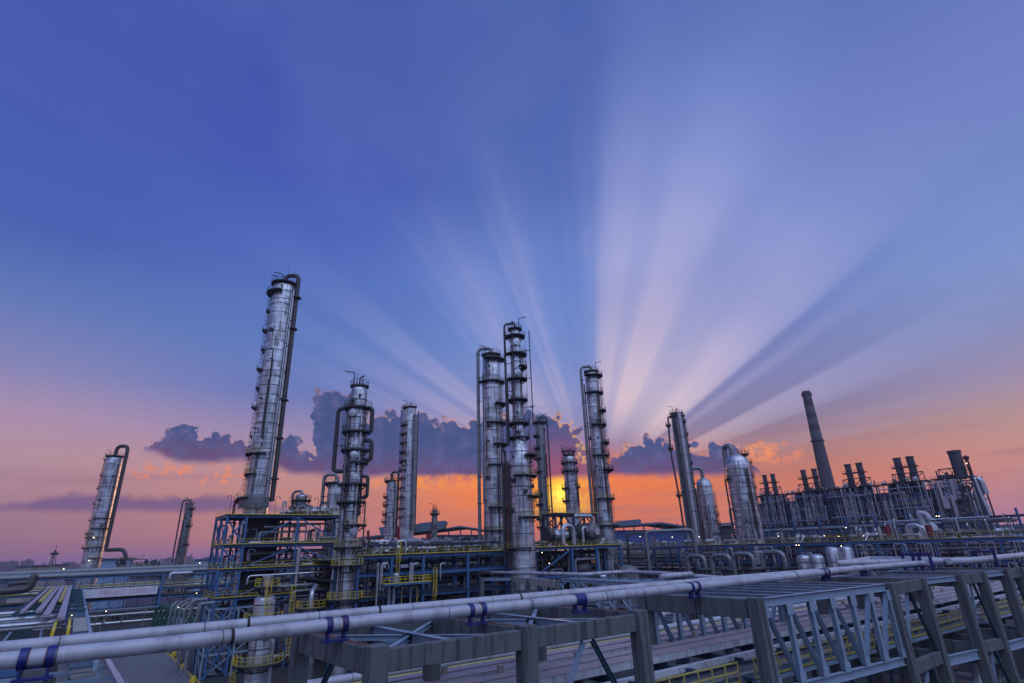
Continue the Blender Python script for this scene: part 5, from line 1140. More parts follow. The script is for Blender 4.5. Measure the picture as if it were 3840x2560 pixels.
# distant process yard between the rack and the furnaces: big parallel pipes at mid height
F0 = thing('pipe_bridge', 'row of fat silver pipe lengths on blue posts below the furnaces', 'pipe bridge', G(300, 60))
for z in (21.0, 27.4):
    member(F0, 'beam', G(300, 55, z), G(300, 196, z), .6, .8, 'blue')
    mb = MB(); mb.uvbox(299, 308, 55, 196, z+.45, z+.55); mb.build('deck', 'steel_dark', F0)
for i in range(11):
    v = 60+13*i; member(F0, 'column', G(299.5, v, 0), G(299.5, v, 30.5), .8, .8, 'blue')
    if i < 10:
        mb = MB(); a, b = G(298.4, v+1.4, 26.0), G(298.4, v+11.4, 26.0); mb.tube([a-U*-1.2, a, b, b+U*1.2], .85, 12, bend=1.4); mb.build('header_pipe', 'pipe_grey', F0)
equipment(F0, 299, 306, 58, 190, 21.6, 40, 130, 3.2); clutter(F0, 298, 304, 58, 190, 2, 20, 60, 131, r=(.2, .5), vert=.6); clutter(F0, 294, 300, 56, 120, 3, 30, 60, 132, r=(.2, .5), vert=.7, name='riser_pipe', mats=('clad_small', 'pipe_white', 'pipe_grey', 'clad_small'))
for v in range(57, 196, 5):
    member(F0, 'post', G(298.6, v, 2), G(298.6, v, 27), .35, .35, 'blue')
for z in (11, 15, 18, 24): member(F0, 'girt', G(298.5, 56, z), G(298.5, 196, z), .3, .4, 'blue')
mb = MB(); rail_path(mb, [G(298.9, 56, 21.6), G(298.9, 196, 21.6)], 1.6, 3, .16); mb.build('railing', 'yellow_old', F0)
# ------------------------------------------------------------------ cracking furnaces
def furnace(k, label, v0, v1, twin=True, seed=0):
    u0 = 330.0; t = thing('cracking_furnace', label, 'furnace', G(u0, v0), 'row of cracking furnaces at right'); rnd = random.Random(seed); zt = 46.6
    n = 4; vs_ = [v0+(v1-v0)*i/n for i in range(n+1)]
    for v in vs_: member(t, 'column', G(u0, v, 0), G(u0, v, zt), .55, .55, 'blue_dark')
    for z in (16, 19, 22, 25, 28, 32, 35.5, 38, 41, 44): member(t, 'girt', G(u0-1.9, v0, z), G(u0-1.9, v1, z), .22, .3, 'blue')
    for z in (30, 35.5, 41, zt):
        member(t, 'beam', G(u0, v0, z), G(u0, v1, z), .5, .6, 'blue_dark'); mb = MB(); mb.uvbox(u0-1.8, u0+12, v0+.3, v1-.3, z-.15, z); mb.build('deck', 'steel_dark', t)
        mb = MB(); rail_path(mb, [G(u0-1.8, v0+.3, z), G(u0-1.8, v1-.3, z)], 1.2, 2.2, .09); mb.build('railing', 'steel_dark' if rnd.random() < .8 else 'yellow_old', t)
    mb = MB(); mb.uvbox(u0+3, u0+11, v0-.4, v1+.4, 8, 42.5); mb.build('firebox', 'furnace', t)
    mb = MB(); mb.uvbox(u0+4, u0+10, v0+5, v1-3, 42.6, 46.4); mb.build('convection_section', 'furnace', t)
    for i in range(6):
        v = v0+3+(v1-v0-6)*i/5; mb = MB(); mb.tube([G(u0+.8, v, 14), G(u0+.8, v, 24), G(u0+.8, v+.9, 26), G(u0+.8, v+.9, 30), G(u0+.8, v, 32), G(u0+.8, v, 38)], .75, 6); mb.build('burner_duct', rnd.choice(('stack', 'pipe_grey', 'clad_dark')), t)
    for i in range(46):
        v = rnd.uniform(v0+.6, v1-.6); a = rnd.choice((18, 22, 26, 30)); b = rnd.choice((38, 41, 44, 46)); r = rnd.uniform(.14, .46); u = u0-rnd.uniform(.3, 1.6); mb = MB(); dv = rnd.uniform(-3, 3)
        v2 = min(max(v+dv, v0+.5), v1-.5); zm = rnd.uniform(28, 40)
        mb.tube([G(u, v, a), G(u, v, b)] if rnd.random() < .6 else ([G(u, v, a), G(u, v, zm), G(u, v2, zm), G(u, v2, b)] if rnd.random() < .5 else [G(u, v, a), G(u, v, b), G(u, v2, b), G(u, v2, b-4)]), r*.75, 6, bend=r*3); mb.build('riser_pipe', rnd.choice(('clad_small', 'pipe_white', 'pipe_grey', 'clad_small', 'blue')), t)
    v = v0+.8
    while v < v1-1:                                     # straight steam risers in pairs down the whole face
        for q in ((0, .75) if rnd.random() < .6 else (0,)):
            mb = MB(); zb2 = rnd.choice((17, 22, 27, 31)); zt2 = rnd.choice((38, 42, 46)); mb.tube([G(u0-2.3, v+q, zb2), G(u0-2.3, v+q, zt2), G(u0-.5, v+q, zt2)] , .2, 6, bend=.5); mb.build('steam_riser', 'clad_small' if rnd.random() < .75 else 'pipe_white', t)
        v += rnd.uniform(2.0, 7.5)
    for z in (rnd.uniform(42, 45), rnd.uniform(29, 36)):
        mb = MB(); mb.tube([G(u0-2.7, v0+.5, z), G(u0-2.7, v1-.5, z)], .22, 6); mb.build('steam_header', 'clad_small', t)
    for i in range(10):
        z = rnd.uniform(20, 45); a = rnd.uniform(v0, v1-5); mb = MB(); mb.tube([G(u0-.9, a, z), G(u0-.9, a+rnd.uniform(4, 10), z)], rnd.uniform(.15, .4), 6); mb.build('cross_pipe', rnd.choice(('clad_small', 'pipe_grey')), t)
    for i in range(10):
        r = rnd.uniform(.5, 1.3); p = G(u0+rnd.uniform(0, 9), rnd.uniform(v0+1, v1-1), zt); mb = MB(); h = rnd.uniform(.5, 2.2); mb.lathe(p, [(r, 0), (r, h)]+head(r, h, 4), 10); mb.build('steam_drum', rnd.choice(('clad_dark', 'clad_small', 'furnace')), t)
    for i in range(5):
        p = G(u0+rnd.uniform(0, 4), rnd.uniform(v0+1, v1-1), zt); mb = MB(); mb.tube([p, p+Z1*rnd.uniform(2.5, 4.5)], rnd.uniform(.12, .35), 6); mb.build('vent_pipe', 'pipe_dark', t)
    zs = 59.5
    if twin:
        vc = sorted(atu(x, 1760, u0+5).dot(V) for x in ((2862, 2893), (3010, 3052), (3182, 3226), (3374, 3424))[k]); r = 1.3+.14*k
        for v in vc:
            mb = MB(); mb.lathe(G(u0+5, v, zt), [(r, 0), (r, zs-zt-.6), (r+.22, zs-zt-.6), (r+.22, zs-zt), (r-.3, zs-zt), (r-.3, zs-zt-2)], 20); mb.build('flue_stack', 'stack', t)
        mb = MB(); mb.uvbox(u0+3.2, u0+7, vc[0]-2.6, vc[1]+3.0, zt+7.6, zt+8.0); mb.build('stack_platform', 'steel_dark', t)
        mb = MB(); rail_path(mb, [G(u0+3.2, vc[0]-2.6, zt+8), G(u0+3.2, vc[1]+3.0, zt+8)], 1.2, 1.6, .09); mb.build('railing', 'steel_dark', t)
        fs = (vc[0]-4.6, vc[1]+3.5); zf_ = zt+4.6
    else:
        vc = [atu(3592, 1740, u0+5).dot(V)]; r = 2.6; fs = (vc[0]-5, vc[0]+8); zf_ = zt+4.6
        mb = MB(); mb.lathe(G(u0+5, vc[0], zt), [(r, 0), (r, zs-zt-1.2), (r+.3, zs-zt-1.2), (r+.3, zs-zt), (r-.3, zs-zt)], 24); mb.build('flue_stack', 'stack', t)
        mb = MB(); p = G(u0+4, v0-4, zt-.6); mb.tube([p, p+Z1*8.5], .75, 10); mb.lathe(p+Z1*8.5, [(.8, 0), (1.3, .8), (1.3, 1.4), (0, 2.2)], 12); mb.build('vent_pipe', 'rust', t)
    member(t, 'stack_frame', G(u0+3, fs[0], zf_), G(u0+3, fs[1], zf_), .45, .5, 'steel_dark')
    for a, b in ((fs[0], fs[0]), (fs[1], fs[1]), (fs[0], fs[0]+5), (fs[1], fs[1]-5), ((fs[0]+fs[1])/2+2.5, (fs[0]+fs[1])/2-2), ((fs[0]+fs[1])/2-2.5, (fs[0]+fs[1])/2+2)): member(t, 'stack_frame', G(u0+3, a, zf_), G(u0+3, b, zt), .3, .3, 'steel_dark')
    return t
FV = [(168.5, 188.5), (145, 167.5), (119, 144), (95, 118), (82.5, 94)]
for k, (a, b) in enumerate(FV):
    furnace(k, ('farthest furnace with twin stacks, right of the broad domed vessel', 'second farthest furnace with twin stacks, before the chimney', 'middle furnace with twin stacks in the row of five', 'second nearest furnace with twin stacks', 'nearest furnace with one thick stack and bright bent pipes at its corner')[k], a, b, k < 4, 200+k)
mb = MB(); rnd = random.Random(5)
# bright bent pipes on the near corner furnace
for i, pts in enumerate(([(3515, 1800), (3560, 1797)], )): pass
def uface(x, y, u=326.0): return atu(x, y, u)
for i, (P, r) in enumerate(((((3565, 1795), (3590, 1880), (3560, 1850), (3550, 1900)), 1.0), (((3575, 1795), (3605, 1870)), .8), (((3600, 1800), (3612, 1815), (3590, 1830), (3580, 1835)), .9), (((3562, 1848), (3548, 1862), (3560, 1905)), 1.1), (((3595, 1850), (3630, 1850), (3645, 1885)), 1.1), (((3570, 1860), (3592, 1935)), 1.0), (((3515, 1800), (3530, 1850), (3548, 1905)), .7), (((3640, 1790), (3655, 1795), (3690, 1880), (3700, 1900)), 1.2), (((3665, 1790), (3680, 1800), (3700, 1850)), 1.2), (((3700, 1900), (3735, 1990)), 1.1), (((3740, 1960), (3780, 2070)), 1.0), (((3600, 2000), (3625, 2070)), .7), (((3640, 1930), (3668, 2000)), .6))):
    p = [uface(x, y) for x, y in P]; mb = MB(); mb.tube(p, r*.95, 8, bend=2.0); tag(mb.build('transfer_line', 'clad_small'), 'bright silver pipe on the nearest furnace, %s' % ('crossing its upper middle in a zigzag', 'short and straight under its roof edge', 'in a short S bend near the top', 'forked left from the zigzag', 'arching right over its middle', 'dropping straight down its middle', 'kinked at its left edge', 'long and bent at the upper right corner', 'short beside the upper right corner', 'slanting low on the right corner', 'lowest and longest at the right corner', 'standing low before the rack', 'standing by the low header')[i], 'pipe', 'bright bent pipes on the nearest furnace', 'thing')
# frame round the near corner (right edge of the block)
CF = thing('stair_structure', 'dark lattice stair frame at the right-hand end of the furnace row', 'steel frame', G(330, 75))
for z in (6, 12, 18, 24, 30, 36, 41, 46):
    for (ua, va), (ub, vb) in (((324, 82), (324, 76)), ((324, 76), (338, 76)), ((324, 82), (338, 82))): member(CF, 'beam', G(ua, va if z < 44 else va, z), G(ub, vb, z), .4, .5, 'blue_dark')
    mb = MB(); mb.uvbox(324, 338, 76.2, 82, z+.25, z+.35); mb.build('deck', 'steel_dark', CF)
    if z < 46: member(CF, 'brace', G(323.9, 76, z), G(323.9, 82, z+5.5), .3, .3, 'blue_dark')
for u, v in ((324, 76), (324, 82), (338, 76)): member(CF, 'column', G(u, v, 0), G(u, v, 46.5), .6, .6, 'blue_dark')
clutter(CF, 323, 336, 76.4, 82, 2, 45, 50, 300, r=(.2, .6), vert=.6); equipment(CF, 325, 337, 77, 82, 24.4, 8, 301, 3); 
# big white arched duct and its hood before the furnaces
t = thing('arched_duct', 'big white arched duct with a hood, in front of the second nearest furnace', 'duct', uface(3440, 2010, 292))
p = [uface(x, y, 292) for x, y in ((3478, 2012), (3452, 1935), (3446, 1922), (3472, 1925), (3485, 1945))]; mb = MB(); mb.tube(p, 1.25, 14, bend=3.2); mb.build('pipe_run', 'pipe_white', t)
p = uface(3488, 1962, 294); mb = MB(); mb.lathe(p-Z1*3, [(2.4, 0), (2.4, 1.8), (1.8, 2.8), (.8, 3.8)], 20); mb.build('hood', 'pipe_white', t)
for i, (x, y) in enumerate(((3435, 1990), (3450, 1995), (3330, 1992), (3487, 1990))):
    p = uface(x, y, 290); mb = MB(); r = 1.5 if i < 2 else 1.2
    if i < 2: mb.tube([p-Z1*3-V*2, p+Z1*2.5-V*2, p+Z1*2.5+V*3, p-Z1*3+V*3], .9, 10, bend=2); tag(mb.build('pipe_hoop', 'clad_small'), ('left' if i else 'right')+'-hand silver hoop below the white arched duct', 'pipe', kind='thing')
    else: mb.lathe(p-Z1*2, [(r, 0), (r, 4.5), (0, 4.6)], 16); tag(mb.build('fire_cabinet', 'red'), ('red cylinder left of the white arched duct', 'red cylinder right of the white arched duct')[i-2], 'tank', kind='thing')
# small lit lamps all over the plant
def lit(x, y, Y, label, on=True, h=3.0):
    p = atY(x, y, Y); t = thing('work_lamp', label, 'lamp', p-Z1*h, 'small lit lamps about the plant'); mb = MB(); mb.tube([p-Z1*h, p-Z1*.3], .06, 5); mb.build('stem', 'steel_dark', t)
    k = 2.0*scale_at(p); mb = MB(); mb.lathe(p-Z1*k*.6, [(0, 0), (k*.8, .1), (k, k*.6), (k*.6, k), (0, k*1.1)], 8); mb.build('lamp_head', 'lamp', t)
LL = [(3512, 1933, 215, 'left of the pair before the nearest furnace'), (3521, 1933, 216, 'right of the pair before the nearest furnace'), (2986, 2042, 120, ''), (2996, 2042, 120, ''), (3172, 1976, 220, ''), (2919, 2008, 130, ''), (3091, 2007, 150, ''), (3145, 2009, 150, ''), (3239, 2007, 150, ''), (3155, 2045, 118, ''), (2622, 2011, 118, ''), (2521, 2012, 118, ''), (2032, 2070, 88, ''), (3625, 1735, 264, ''), (239, 2131, 240, ''), (749, 2109, 235, ''), (737, 2222, 118, ''), (669, 2275, 108, ''), (398, 2290, 200, ''), (269, 2305, 190, ''), (2400, 2010, 120, ''), (2060, 2110, 90, '')]
LW = ['', '', 'left of the pair above the silver vessels', 'right of the pair above the silver vessels', 'highest over the fat pipe lengths', 'just right of the broad domed vessel', 'over the rack, left of three in a line', 'over the rack, middle of three in a line', 'over the rack, right of three in a line', 'above the right pair of silver vessels', 'at the foot of the wrapped column', 'before the blue warehouse', 'under the left end of the exchanger deck', 'beside the lone thick stack', 'on the banner bridge left of the leftmost column', 'right of the slim dark column', 'at the left edge of the blue frame', 'among the silver riser loops', 'beneath the banner', 'left of the street lamp row', 'left end of the blue warehouse', 'low inside the exchanger deck']
for i, (x, y, Y, _) in enumerate(LL):
    _ = _ or LW[i]; lit(x, y, Y, 'small glowing work lamp, '+_)
# right edge warehouse and pylon
W1 = thing('warehouse', 'pale blue sheet warehouse at the far right edge', 'warehouse', atY(3800, 2060, 330))
a = atY(3752, 2080, 330); b = atY(3752, 1968, 330); mb = MB(); hgt = atY(3760, 1975, 330).z; x0 = a.x
mb.box(Vector((x0+60, 345, hgt/2)), Vector((60, 0, 0)), Vector((0, 15, 0)), Z1*(hgt/2)); mb.build('wall', 'wall_pale', W1)
mb = MB(); mb.box(Vector((x0+60, 345, hgt+.5)), Vector((62, 0, 0)), Vector((0, 17, 0)), Z1*.5); mb.build('roof', 'roof', W1)
for k in range(6): mb = MB(); mb.bar((x0+5+14*k, 329.7, 0), (x0+5+14*k, 329.7, hgt), .8); mb.build('column', 'roof', W1)
mb = MB(); mb.box(Vector((x0+60, 329.6, hgt*.55)), Vector((60, 0, 0)), Vector((0, .3, 0)), Z1*.9); mb.build('ledge', 'roof', W1)
# ------------------------------------------------------------------ left side: banner bridge, tray rack, yard, road, lamps
def sheet(name, pts, z, m):
    mb = MB(); mb.v = [(p.x, p.y, z) for p in pts]; mb.f = [tuple(range(len(pts)))]; mb.sm = [False]; mb.uv = [None]; o = mb.build(name, m); o['kind'] = 'structure'; return o
sheet('road', [G(-160, 214), G(60, 214), G(60, 262), G(-160, 262)], .012, 'asphalt')
sheet('yard_pavement', [G(1, 60), G(23, 60), G(22, 213.9), G(1, 213.9)], .008, 'road')
sheet('plant_pavement', [G(23.4, 60), G(320, 60), G(320, 213.9), G(23.4, 213.9)], .004, 'asphalt')
for nm, a, b in (('kerb', G(23.2, 60), G(22.2, 213.8)),):
    mb = MB(); mb.bar(a+Z1*.09, b+Z1*.09, .35, .2); o = mb.build(nm, 'yellow_old'); o['kind'] = 'structure'
for i, v in enumerate((221, 228, 247)):
    mb = MB(); mb.uvbox(-160, 60, v, v+.25, .016, .02); o = mb.build('road_marking', 'concrete_light'); o['kind'] = 'structure'
# bridge
BV = 273
Bt = thing('pipe_bridge', 'long blue truss bridge loaded with pipes, carrying the pale banner', 'pipe bridge', G(0, BV))
for u in (-60, -30, 0.6, 28.6, 48, 66):
    for v in (BV, BV+8): member(Bt, 'column', G(u, v, 0), G(u, v, 16.6), .75, .75, 'blue')
for z in (16.6, 11.4, 8.2, 5.0):
    for v in (BV, BV+8): member(Bt, 'chord', G(-90, v, z), G(70, v, z), .4, .4, 'blue' if z != 5.0 else 'blue_pale')
    if z > 9: mb = MB(); mb.uvbox(-90, 70, BV+.3, BV+7.7, z-.3, z-.2); mb.build('deck', 'steel_dark', Bt)
for i in range(24):
    u = -18+3.4*i
    if u > 62: break
    member(Bt, 'truss_post', G(u, BV-.05, 5.2), G(u, BV-.05, 8.0), .22, .22, 'blue'); member(Bt, 'diagonal', G(u, BV-.1, 5.2), G(u+3.4, BV-.1, 8.0), .2, .2, 'blue')
    member(Bt, 'truss_post', G(u, BV-.05, 11.6), G(u, BV-.05, 16.4), .18, .18, 'blue'); member(Bt, 'diagonal', G(u, BV-.1, 14.2 if i % 2 else 16.2), G(u+3.4, BV-.1, 16.2 if i % 2 else 14.2), .14, .14, 'blue')
for k, (z, dv, r, m_) in enumerate(((12.0, .8, .3, 'yellow_old'), (12.2, 2.0, .45, 'clad_small'), (12.8, 3.4, .4, 'clad_small'), (13.6, 1.2, .3, 'yellow_old'), (14.0, 2.6, .45, 'clad_small'), (13.1, .3, .25, 'pipe_white'), (9.0, 1, .35, 'pipe_dark'), (9.0, 3, .4, 'pipe_grey'))):
    mb = MB(); mb.tube([G(-90, BV+dv, z), G(68, BV+dv, z)], r, 8); mb.build('pipe_run', m_, Bt)
clutter(Bt, -10, 60, BV+1, BV+7, .3, 4.8, 40, 400, r=(.2, .5), vert=.7); clutter(Bt, 30, 64, BV+1, BV+7, 6, 16, 26, 401, r=(.15, .4), vert=.3)
for k, (v, z, r, u0, u1, lab) in enumerate(((BV+1.2, 17.7, .85, -120, 58, 'fat grey pipe lying on top of the banner bridge, nearest edge'), (BV+4.5, 18.0, .8, -160, 64, 'second fat grey pipe on top of the banner bridge'), (BV+10, 19.0, .9, -200, 70, 'farthest fat grey pipe behind the banner bridge'))):
    mb = MB(); mb.tube([G(u0, v, z), G(u1, v, z)]+([G(u1+1.5, v, z), G(u1+1.5, v, z-7)] if k == 0 else []), r, 12, bend=1.4); tag(mb.build('trunk_pipe', 'pipe_grey'), lab, 'pipe', kind='thing')
a, b = atv(640, 2148, BV-2), atv(720, 2140, BV-2); mb = MB(); mb.tube([a-Z1*2, a, P3(b, a.z), P3(b, a.z)+V*3], .7, 10, bend=1.2); tag(mb.build('trunk_pipe', 'clad_small'), 'short bright silver pipe at the right end of the banner bridge', 'pipe', kind='thing')
# pale banner with its faded lettering
ba, bb, bc = atv(289, 2214, BV-.4), atv(593, 2198, BV-.4), atv(285, 2244, BV-.4)
ua, ub = ba.dot(U), bb.dot(U); zt_, zb_ = ba.z, bc.z
Bn = thing('banner', 'long pale banner with faded reddish Chinese lettering hung on the blue truss bridge', 'banner', G(ua, BV-.4, zb_))
mb = MB(); mb.uvbox(ua, ub, BV-.55, BV-.45, zb_, zt_); mb.build('cloth', 'smoke_white', Bn)
def lettering(txt, u, z, size, m, nm, w=None):
    cu = bpy.data.curves.new(nm, 'FONT'); cu.body = txt; cu.size = size; cu.extrude = .01; cu.align_x = 'CENTER'; cu.align_y = 'CENTER'; cu.space_character = 1.06
    o = bpy.data.objects.new(nm, cu); C.objects.link(o); bpy.context.view_layer.update()
    dg = bpy.context.evaluated_depsgraph_get(); me = bpy.data.meshes.new_from_object(o.evaluated_get(dg)); bpy.data.objects.remove(o)
    wd = max(v.co.x for v in me.vertices)-min(v.co.x for v in me.vertices) if len(me.vertices) else 1
    k = (w/wd) if w else 1
    for v in me.vertices:
        x, y, zz_ = v.co; q = G(u+x*k, BV-.58-zz_*.5, z+y)-G(ua, BV-.4, zb_); v.co = q
    me.materials.clear(); me.materials.append(M[m]); o = bpy.data.objects.new(nm, me); C.objects.link(o); o.parent = Bn; return o
H_ = zt_-zb_; L_ = ub-ua
lettering('中韩石油化工', ua+L_*.435, (zt_+zb_)/2, H_*.78, 'txt_red', 'lettering', L_*.335)
lettering('武汉有限责任公司', ua+L_*.80, (zt_+zb_)/2, H_*.72, 'txt_red', 'lettering', L_*.34)
mb = MB()                                                # the dark angular emblem at its left end
mb.bar(G(ua+L_*.062, BV-.6, zt_-H_*.38), G(ua+L_*.05, BV-.6, zb_+H_*.28), .5, .05); mb.bar(G(ua+L_*.038, BV-.6, zb_+H_*.25), G(ua+L_*.085, BV-.6, zb_+H_*.25), .05, .35); mb.build('emblem', 'txt_navy', Bn)
# rack of trays running away at left
RL = thing('tray_rack', 'low teal steel rack at left carrying pale trays away towards the banner bridge', 'pipe rack', G(-3, 120))
for v in range(146, 272, 14):
    member(RL, 'cross_beam', G(-8, v, 13.3), G(3.2, v, 13.3), .4, .5, 'teal')
    for u in (-8, 3): member(RL, 'column', G(u, v, 0), G(u, v, 13.0), .5, .5, 'teal')
for u in (-8, 3.2): member(RL, 'edge_beam', G(u, 70 if u > 0 else 150, 12.9), G(u, 272, 12.9), .4, .7, 'teal' if u < 0 else 'blue_pale')
mb = MB(); mb.uvbox(1.2, 3.0, 70, 272, 12.9, 13.0); mb.build('walkway_grating', 'teal', RL)
for i, (u, w_, m_, v0, lab) in enumerate(((-6.3, .7, 'lid', 140, 'first'), (-5.0, .9, 'yellow_old', 175, 'second, yellowed,'), (-3.9, .9, 'lid', 138, 'third'), (-2.5, 1.0, 'lid', 126, 'fourth'), (-1.4, .7, 'yellow_old', 170, 'fifth, yellowed,'), (-.4, 1.0, 'lid', 118, 'sixth and broadest'))):
    mb = MB(); mb.bar(G(u, v0, 14), G(u, 268, 14), w_, .45); tag(mb.build('cable_tray', 'tray_lid_left' if m_ == 'lid' else m_), '%s tray from the left on the rack running towards the banner bridge' % lab, 'cable tray', 'trays on the left rack', 'thing')
for i, (v, u1, r) in enumerate(((164, -5, .4), (156, -6, .26), (145, -1.2, .42), (138, -2, .26), (131, -.6, .36), (123, 1.8, .28))):
    mb = MB(); mb.tube([G(-60, v, 12.6), G(u1, v, 12.6), G(u1, v+4, 12.6)], r, 10, bend=1.2); tag(mb.build('service_pipe', 'pipe_grey' if i % 2 else 'clad_small'), '%s of six grey pipes crossing at the far left, counted from the farthest' % ('first', 'second', 'third', 'fourth', 'fifth', 'sixth')[i], 'pipe', 'grey pipes crossing at the far left', 'thing')
for i, u in enumerate((-.9, .8)):
    mb = MB(); mb.bar(G(u, 104, 12.9), G(u, 124, 12.9), .35, 1.0); tag(mb.build('guard_panel', 'yellow'), '%s yellow guard beam beside the white pipes at left' % ('left-hand', 'right-hand')[i], 'guard beam', kind='thing')
mb = MB(); mb.uvbox(1.3, 3.0, 104, 128, 13.05, 13.15); tag(mb.build('walk_plate', 'concrete_light'), 'pale walkway plate beside the yellow guard beams', 'plate', kind='thing')
# old silver duct at the far left
for i, pts in enumerate(([(-200, 2232), (0, 2216), (110, 2206), (128, 2160), (142, 2154)], [(34, 2187), (112, 2180)])):
    mb = MB(); mb.tube([atv(x, y, 264) for x, y in pts], 1.3 if i == 0 else .8, 14, bend=2); tag(mb.build('duct', 'clad_dark'), ('fat silver duct at the far left stepping up over the tray rack', 'short stub of silver duct behind the stepping duct')[i], 'duct', kind='thing')
# frames at the bottom left under the nearest pipe
BL = thing('steel_trestle', 'pale blue steel frame below the pipes at the bottom left', 'steel frame', G(0, 80))
for (p, q, w_, m_) in (((125, 2497, 10), (142, 2640, 10), .5, 'pipe_white'), ((393, 2462, 10), (470, 2600, 10), .55, 'pipe_white'), ((150, 2535, 9.4), (425, 2497, 9.4), .5, 'blue_pale'), ((200, 2568, 9), (450, 2532, 9), .45, 'blue_pale'), ((-40, 2530, 9), (130, 2512, 9), .7, 'blue'), ((-40, 2560, 8.5), (130, 2540, 8.5), .5, 'blue_pale'), ((372, 2500, 9), (362, 2545, 8), .2, 'blue_pale'), ((0, 2420, 11), (40, 2370, 11), .3, 'blue_pale'), ((150, 2400, 11), (155, 2362, 11), .3, 'blue_pale')):
    member(BL, 'beam', atz(*p), atz(*q), w_, w_, m_)
p = atz(262, 2520, 9.4); mb = MB()
for k in range(4): mb.uvbox(p.dot(U), p.dot(U)+2.2, p.dot(V)-3+k*1.1, p.dot(V)-2.3+k*1.1, 9.2+.35*k, 9.4+.35*k)
tag(mb.build('step_plates', 'concrete_light'), 'small white stepped plates on the pale blue frame at the bottom left', 'steps', kind='thing')
# pedestal under the first clamp
c0 = atz(140, 2464, ZT); P0_ = thing('concrete_post', 'rusty-topped concrete post under the first blue clamp at the bottom left', 'post', P3(c0, 0))
for o_ in (-3.2, 4.0): post(P0_, c0+VD*o_, .8, 0, ZT-.02)
mb = MB(); cbox(mb, c0-VD*2.7, c0+VD*3.5, .6, ZT-1.1, ZT-.04); mb.build('cross_beam', 'rust', P0_)
# street lamps
for i, (x, y, h, yb) in enumerate(((302, 2398, 9.5, 0), (317, 2415, 9.5, 0), (336, 2428, 9.2, 0), (357, 2440, 8.6, 0), (432, 2560, 8.6, 0), (533, 2345, 7.5, 0))):
    p = atz(x, y, 0); t = thing('street_lamp', 'slender grey street lamp, %s, curved arm reaching right' % ('first in the row of four at left', 'second in the row of four at left', 'third in the row of four at left', 'fourth in the row of four at left', 'alone under the nearest white pipe', 'at the road beside the green hoses')[i], 'street lamp', p, 'street lamps along the road')
    mb = MB(); x_ = (U*.9-V*.2).normalized(); mb.tube([p, p+Z1*(h-1.6), p+Z1*h+x_*.9, p+Z1*(h+.2)+x_*2.3], [.14, .11, .09, .08], 7); mb.build('pole', 'lamp_grey', t)
    mb = MB(); mb.bar(p+Z1*(h+.2)+x_*2.1, p+Z1*(h+.25)+x_*3.0, .35, .14); mb.build('lamp_head', 'lamp_grey', t)
# small unit on the skyline between the two left columns
t = thing('process_unit', 'small dark unit of pipes and rails between the two columns at left', 'process unit', atY(520, 2110, 268)); p = atY(440, 2110, 268); w_ = atY(598, 2110, 268).x-p.x
for z in (zu for zu in (18.8, 22.6)):
    for dx in (0, w_*.33, w_*.66, w_): mb = MB(); mb.bar((p.x+dx, 268, 0), (p.x+dx, 268, z), .4); mb.build('column', 'teal', t)
    mb = MB(); mb.bar((p.x, 268, z), (p.x+w_*(1 if z < 20 else .6), 268, z), 4, .35); mb.build('deck', 'teal', t)
    mb = MB(); rail_path(mb, [Vector((p.x, 266, z+.2)), Vector((p.x+w_*(1 if z < 20 else .6), 266, z+.2))], 1.2, 1.6, .08); mb.build('railing', 'yellow_old', t)
rnd = random.Random(77)
for i in range(26):
    x = p.x+rnd.uniform(.3, w_-.3); z = 19.0; h = rnd.uniform(1.2, 5)*(1.0 if x < p.x+w_*.6 else .7); mb = MB(); r = rnd.uniform(.12, .4)
    mb.tube([(x, 267, z), (x, 267, z+h), (x+rnd.uniform(-1.5, 1.5), 267, z+h), (x+rnd.uniform(-1, 1), 268, z)], r, 6, bend=.5); mb.build('pipe_loop', rnd.choice(('pipe_dark', 'pipe_grey', 'teal')), t)
for k in (.25, .6, .8): gooseneck_light(t, (p.x+w_*k, 267, 19.0), 5.5 if k < .7 else 4, .8, R(180*(k < .5)))
# pale tanks and sheds behind the left units
for i, (x0, x1, y0, y1, Y, m_, lab) in enumerate(((378, 442, 2097, 2115, 290, 'wall_pale', 'pale shed right behind the leftmost column'), (60, 118, 2124, 2132, 330, 'concrete_light', 'low pale shed roof far left behind the bridge pipes'), (130, 200, 2120, 2130, 350, 'concrete_light', 'second low pale shed roof behind the bridge pipes'), (735, 800, 2098, 2112, 320, 'wall_pale', 'low pale shed between the slim column and the blue frame'))):
    a, b = atY(x0, y0, Y), atY(x1, y0, Y); mb = MB(); mb.box(Vector(((a.x+b.x)/2, Y+6, a.z/2)), Vector(((b.x-a.x)/2, 0, 0)), Vector((0, 6, 0)), Z1*(a.z/2)); t = thing('shed', lab, 'shed', P3((a+b)/2, 0)); mb.build('wall', m_, t)
    mb = MB(); mb.box(Vector(((a.x+b.x)/2, Y+6, a.z+.3)), Vector(((b.x-a.x)/2+.8, 0, 0)), Vector((0, 6.8, 0)), Z1*.3); mb.build('roof', 'roof', t)
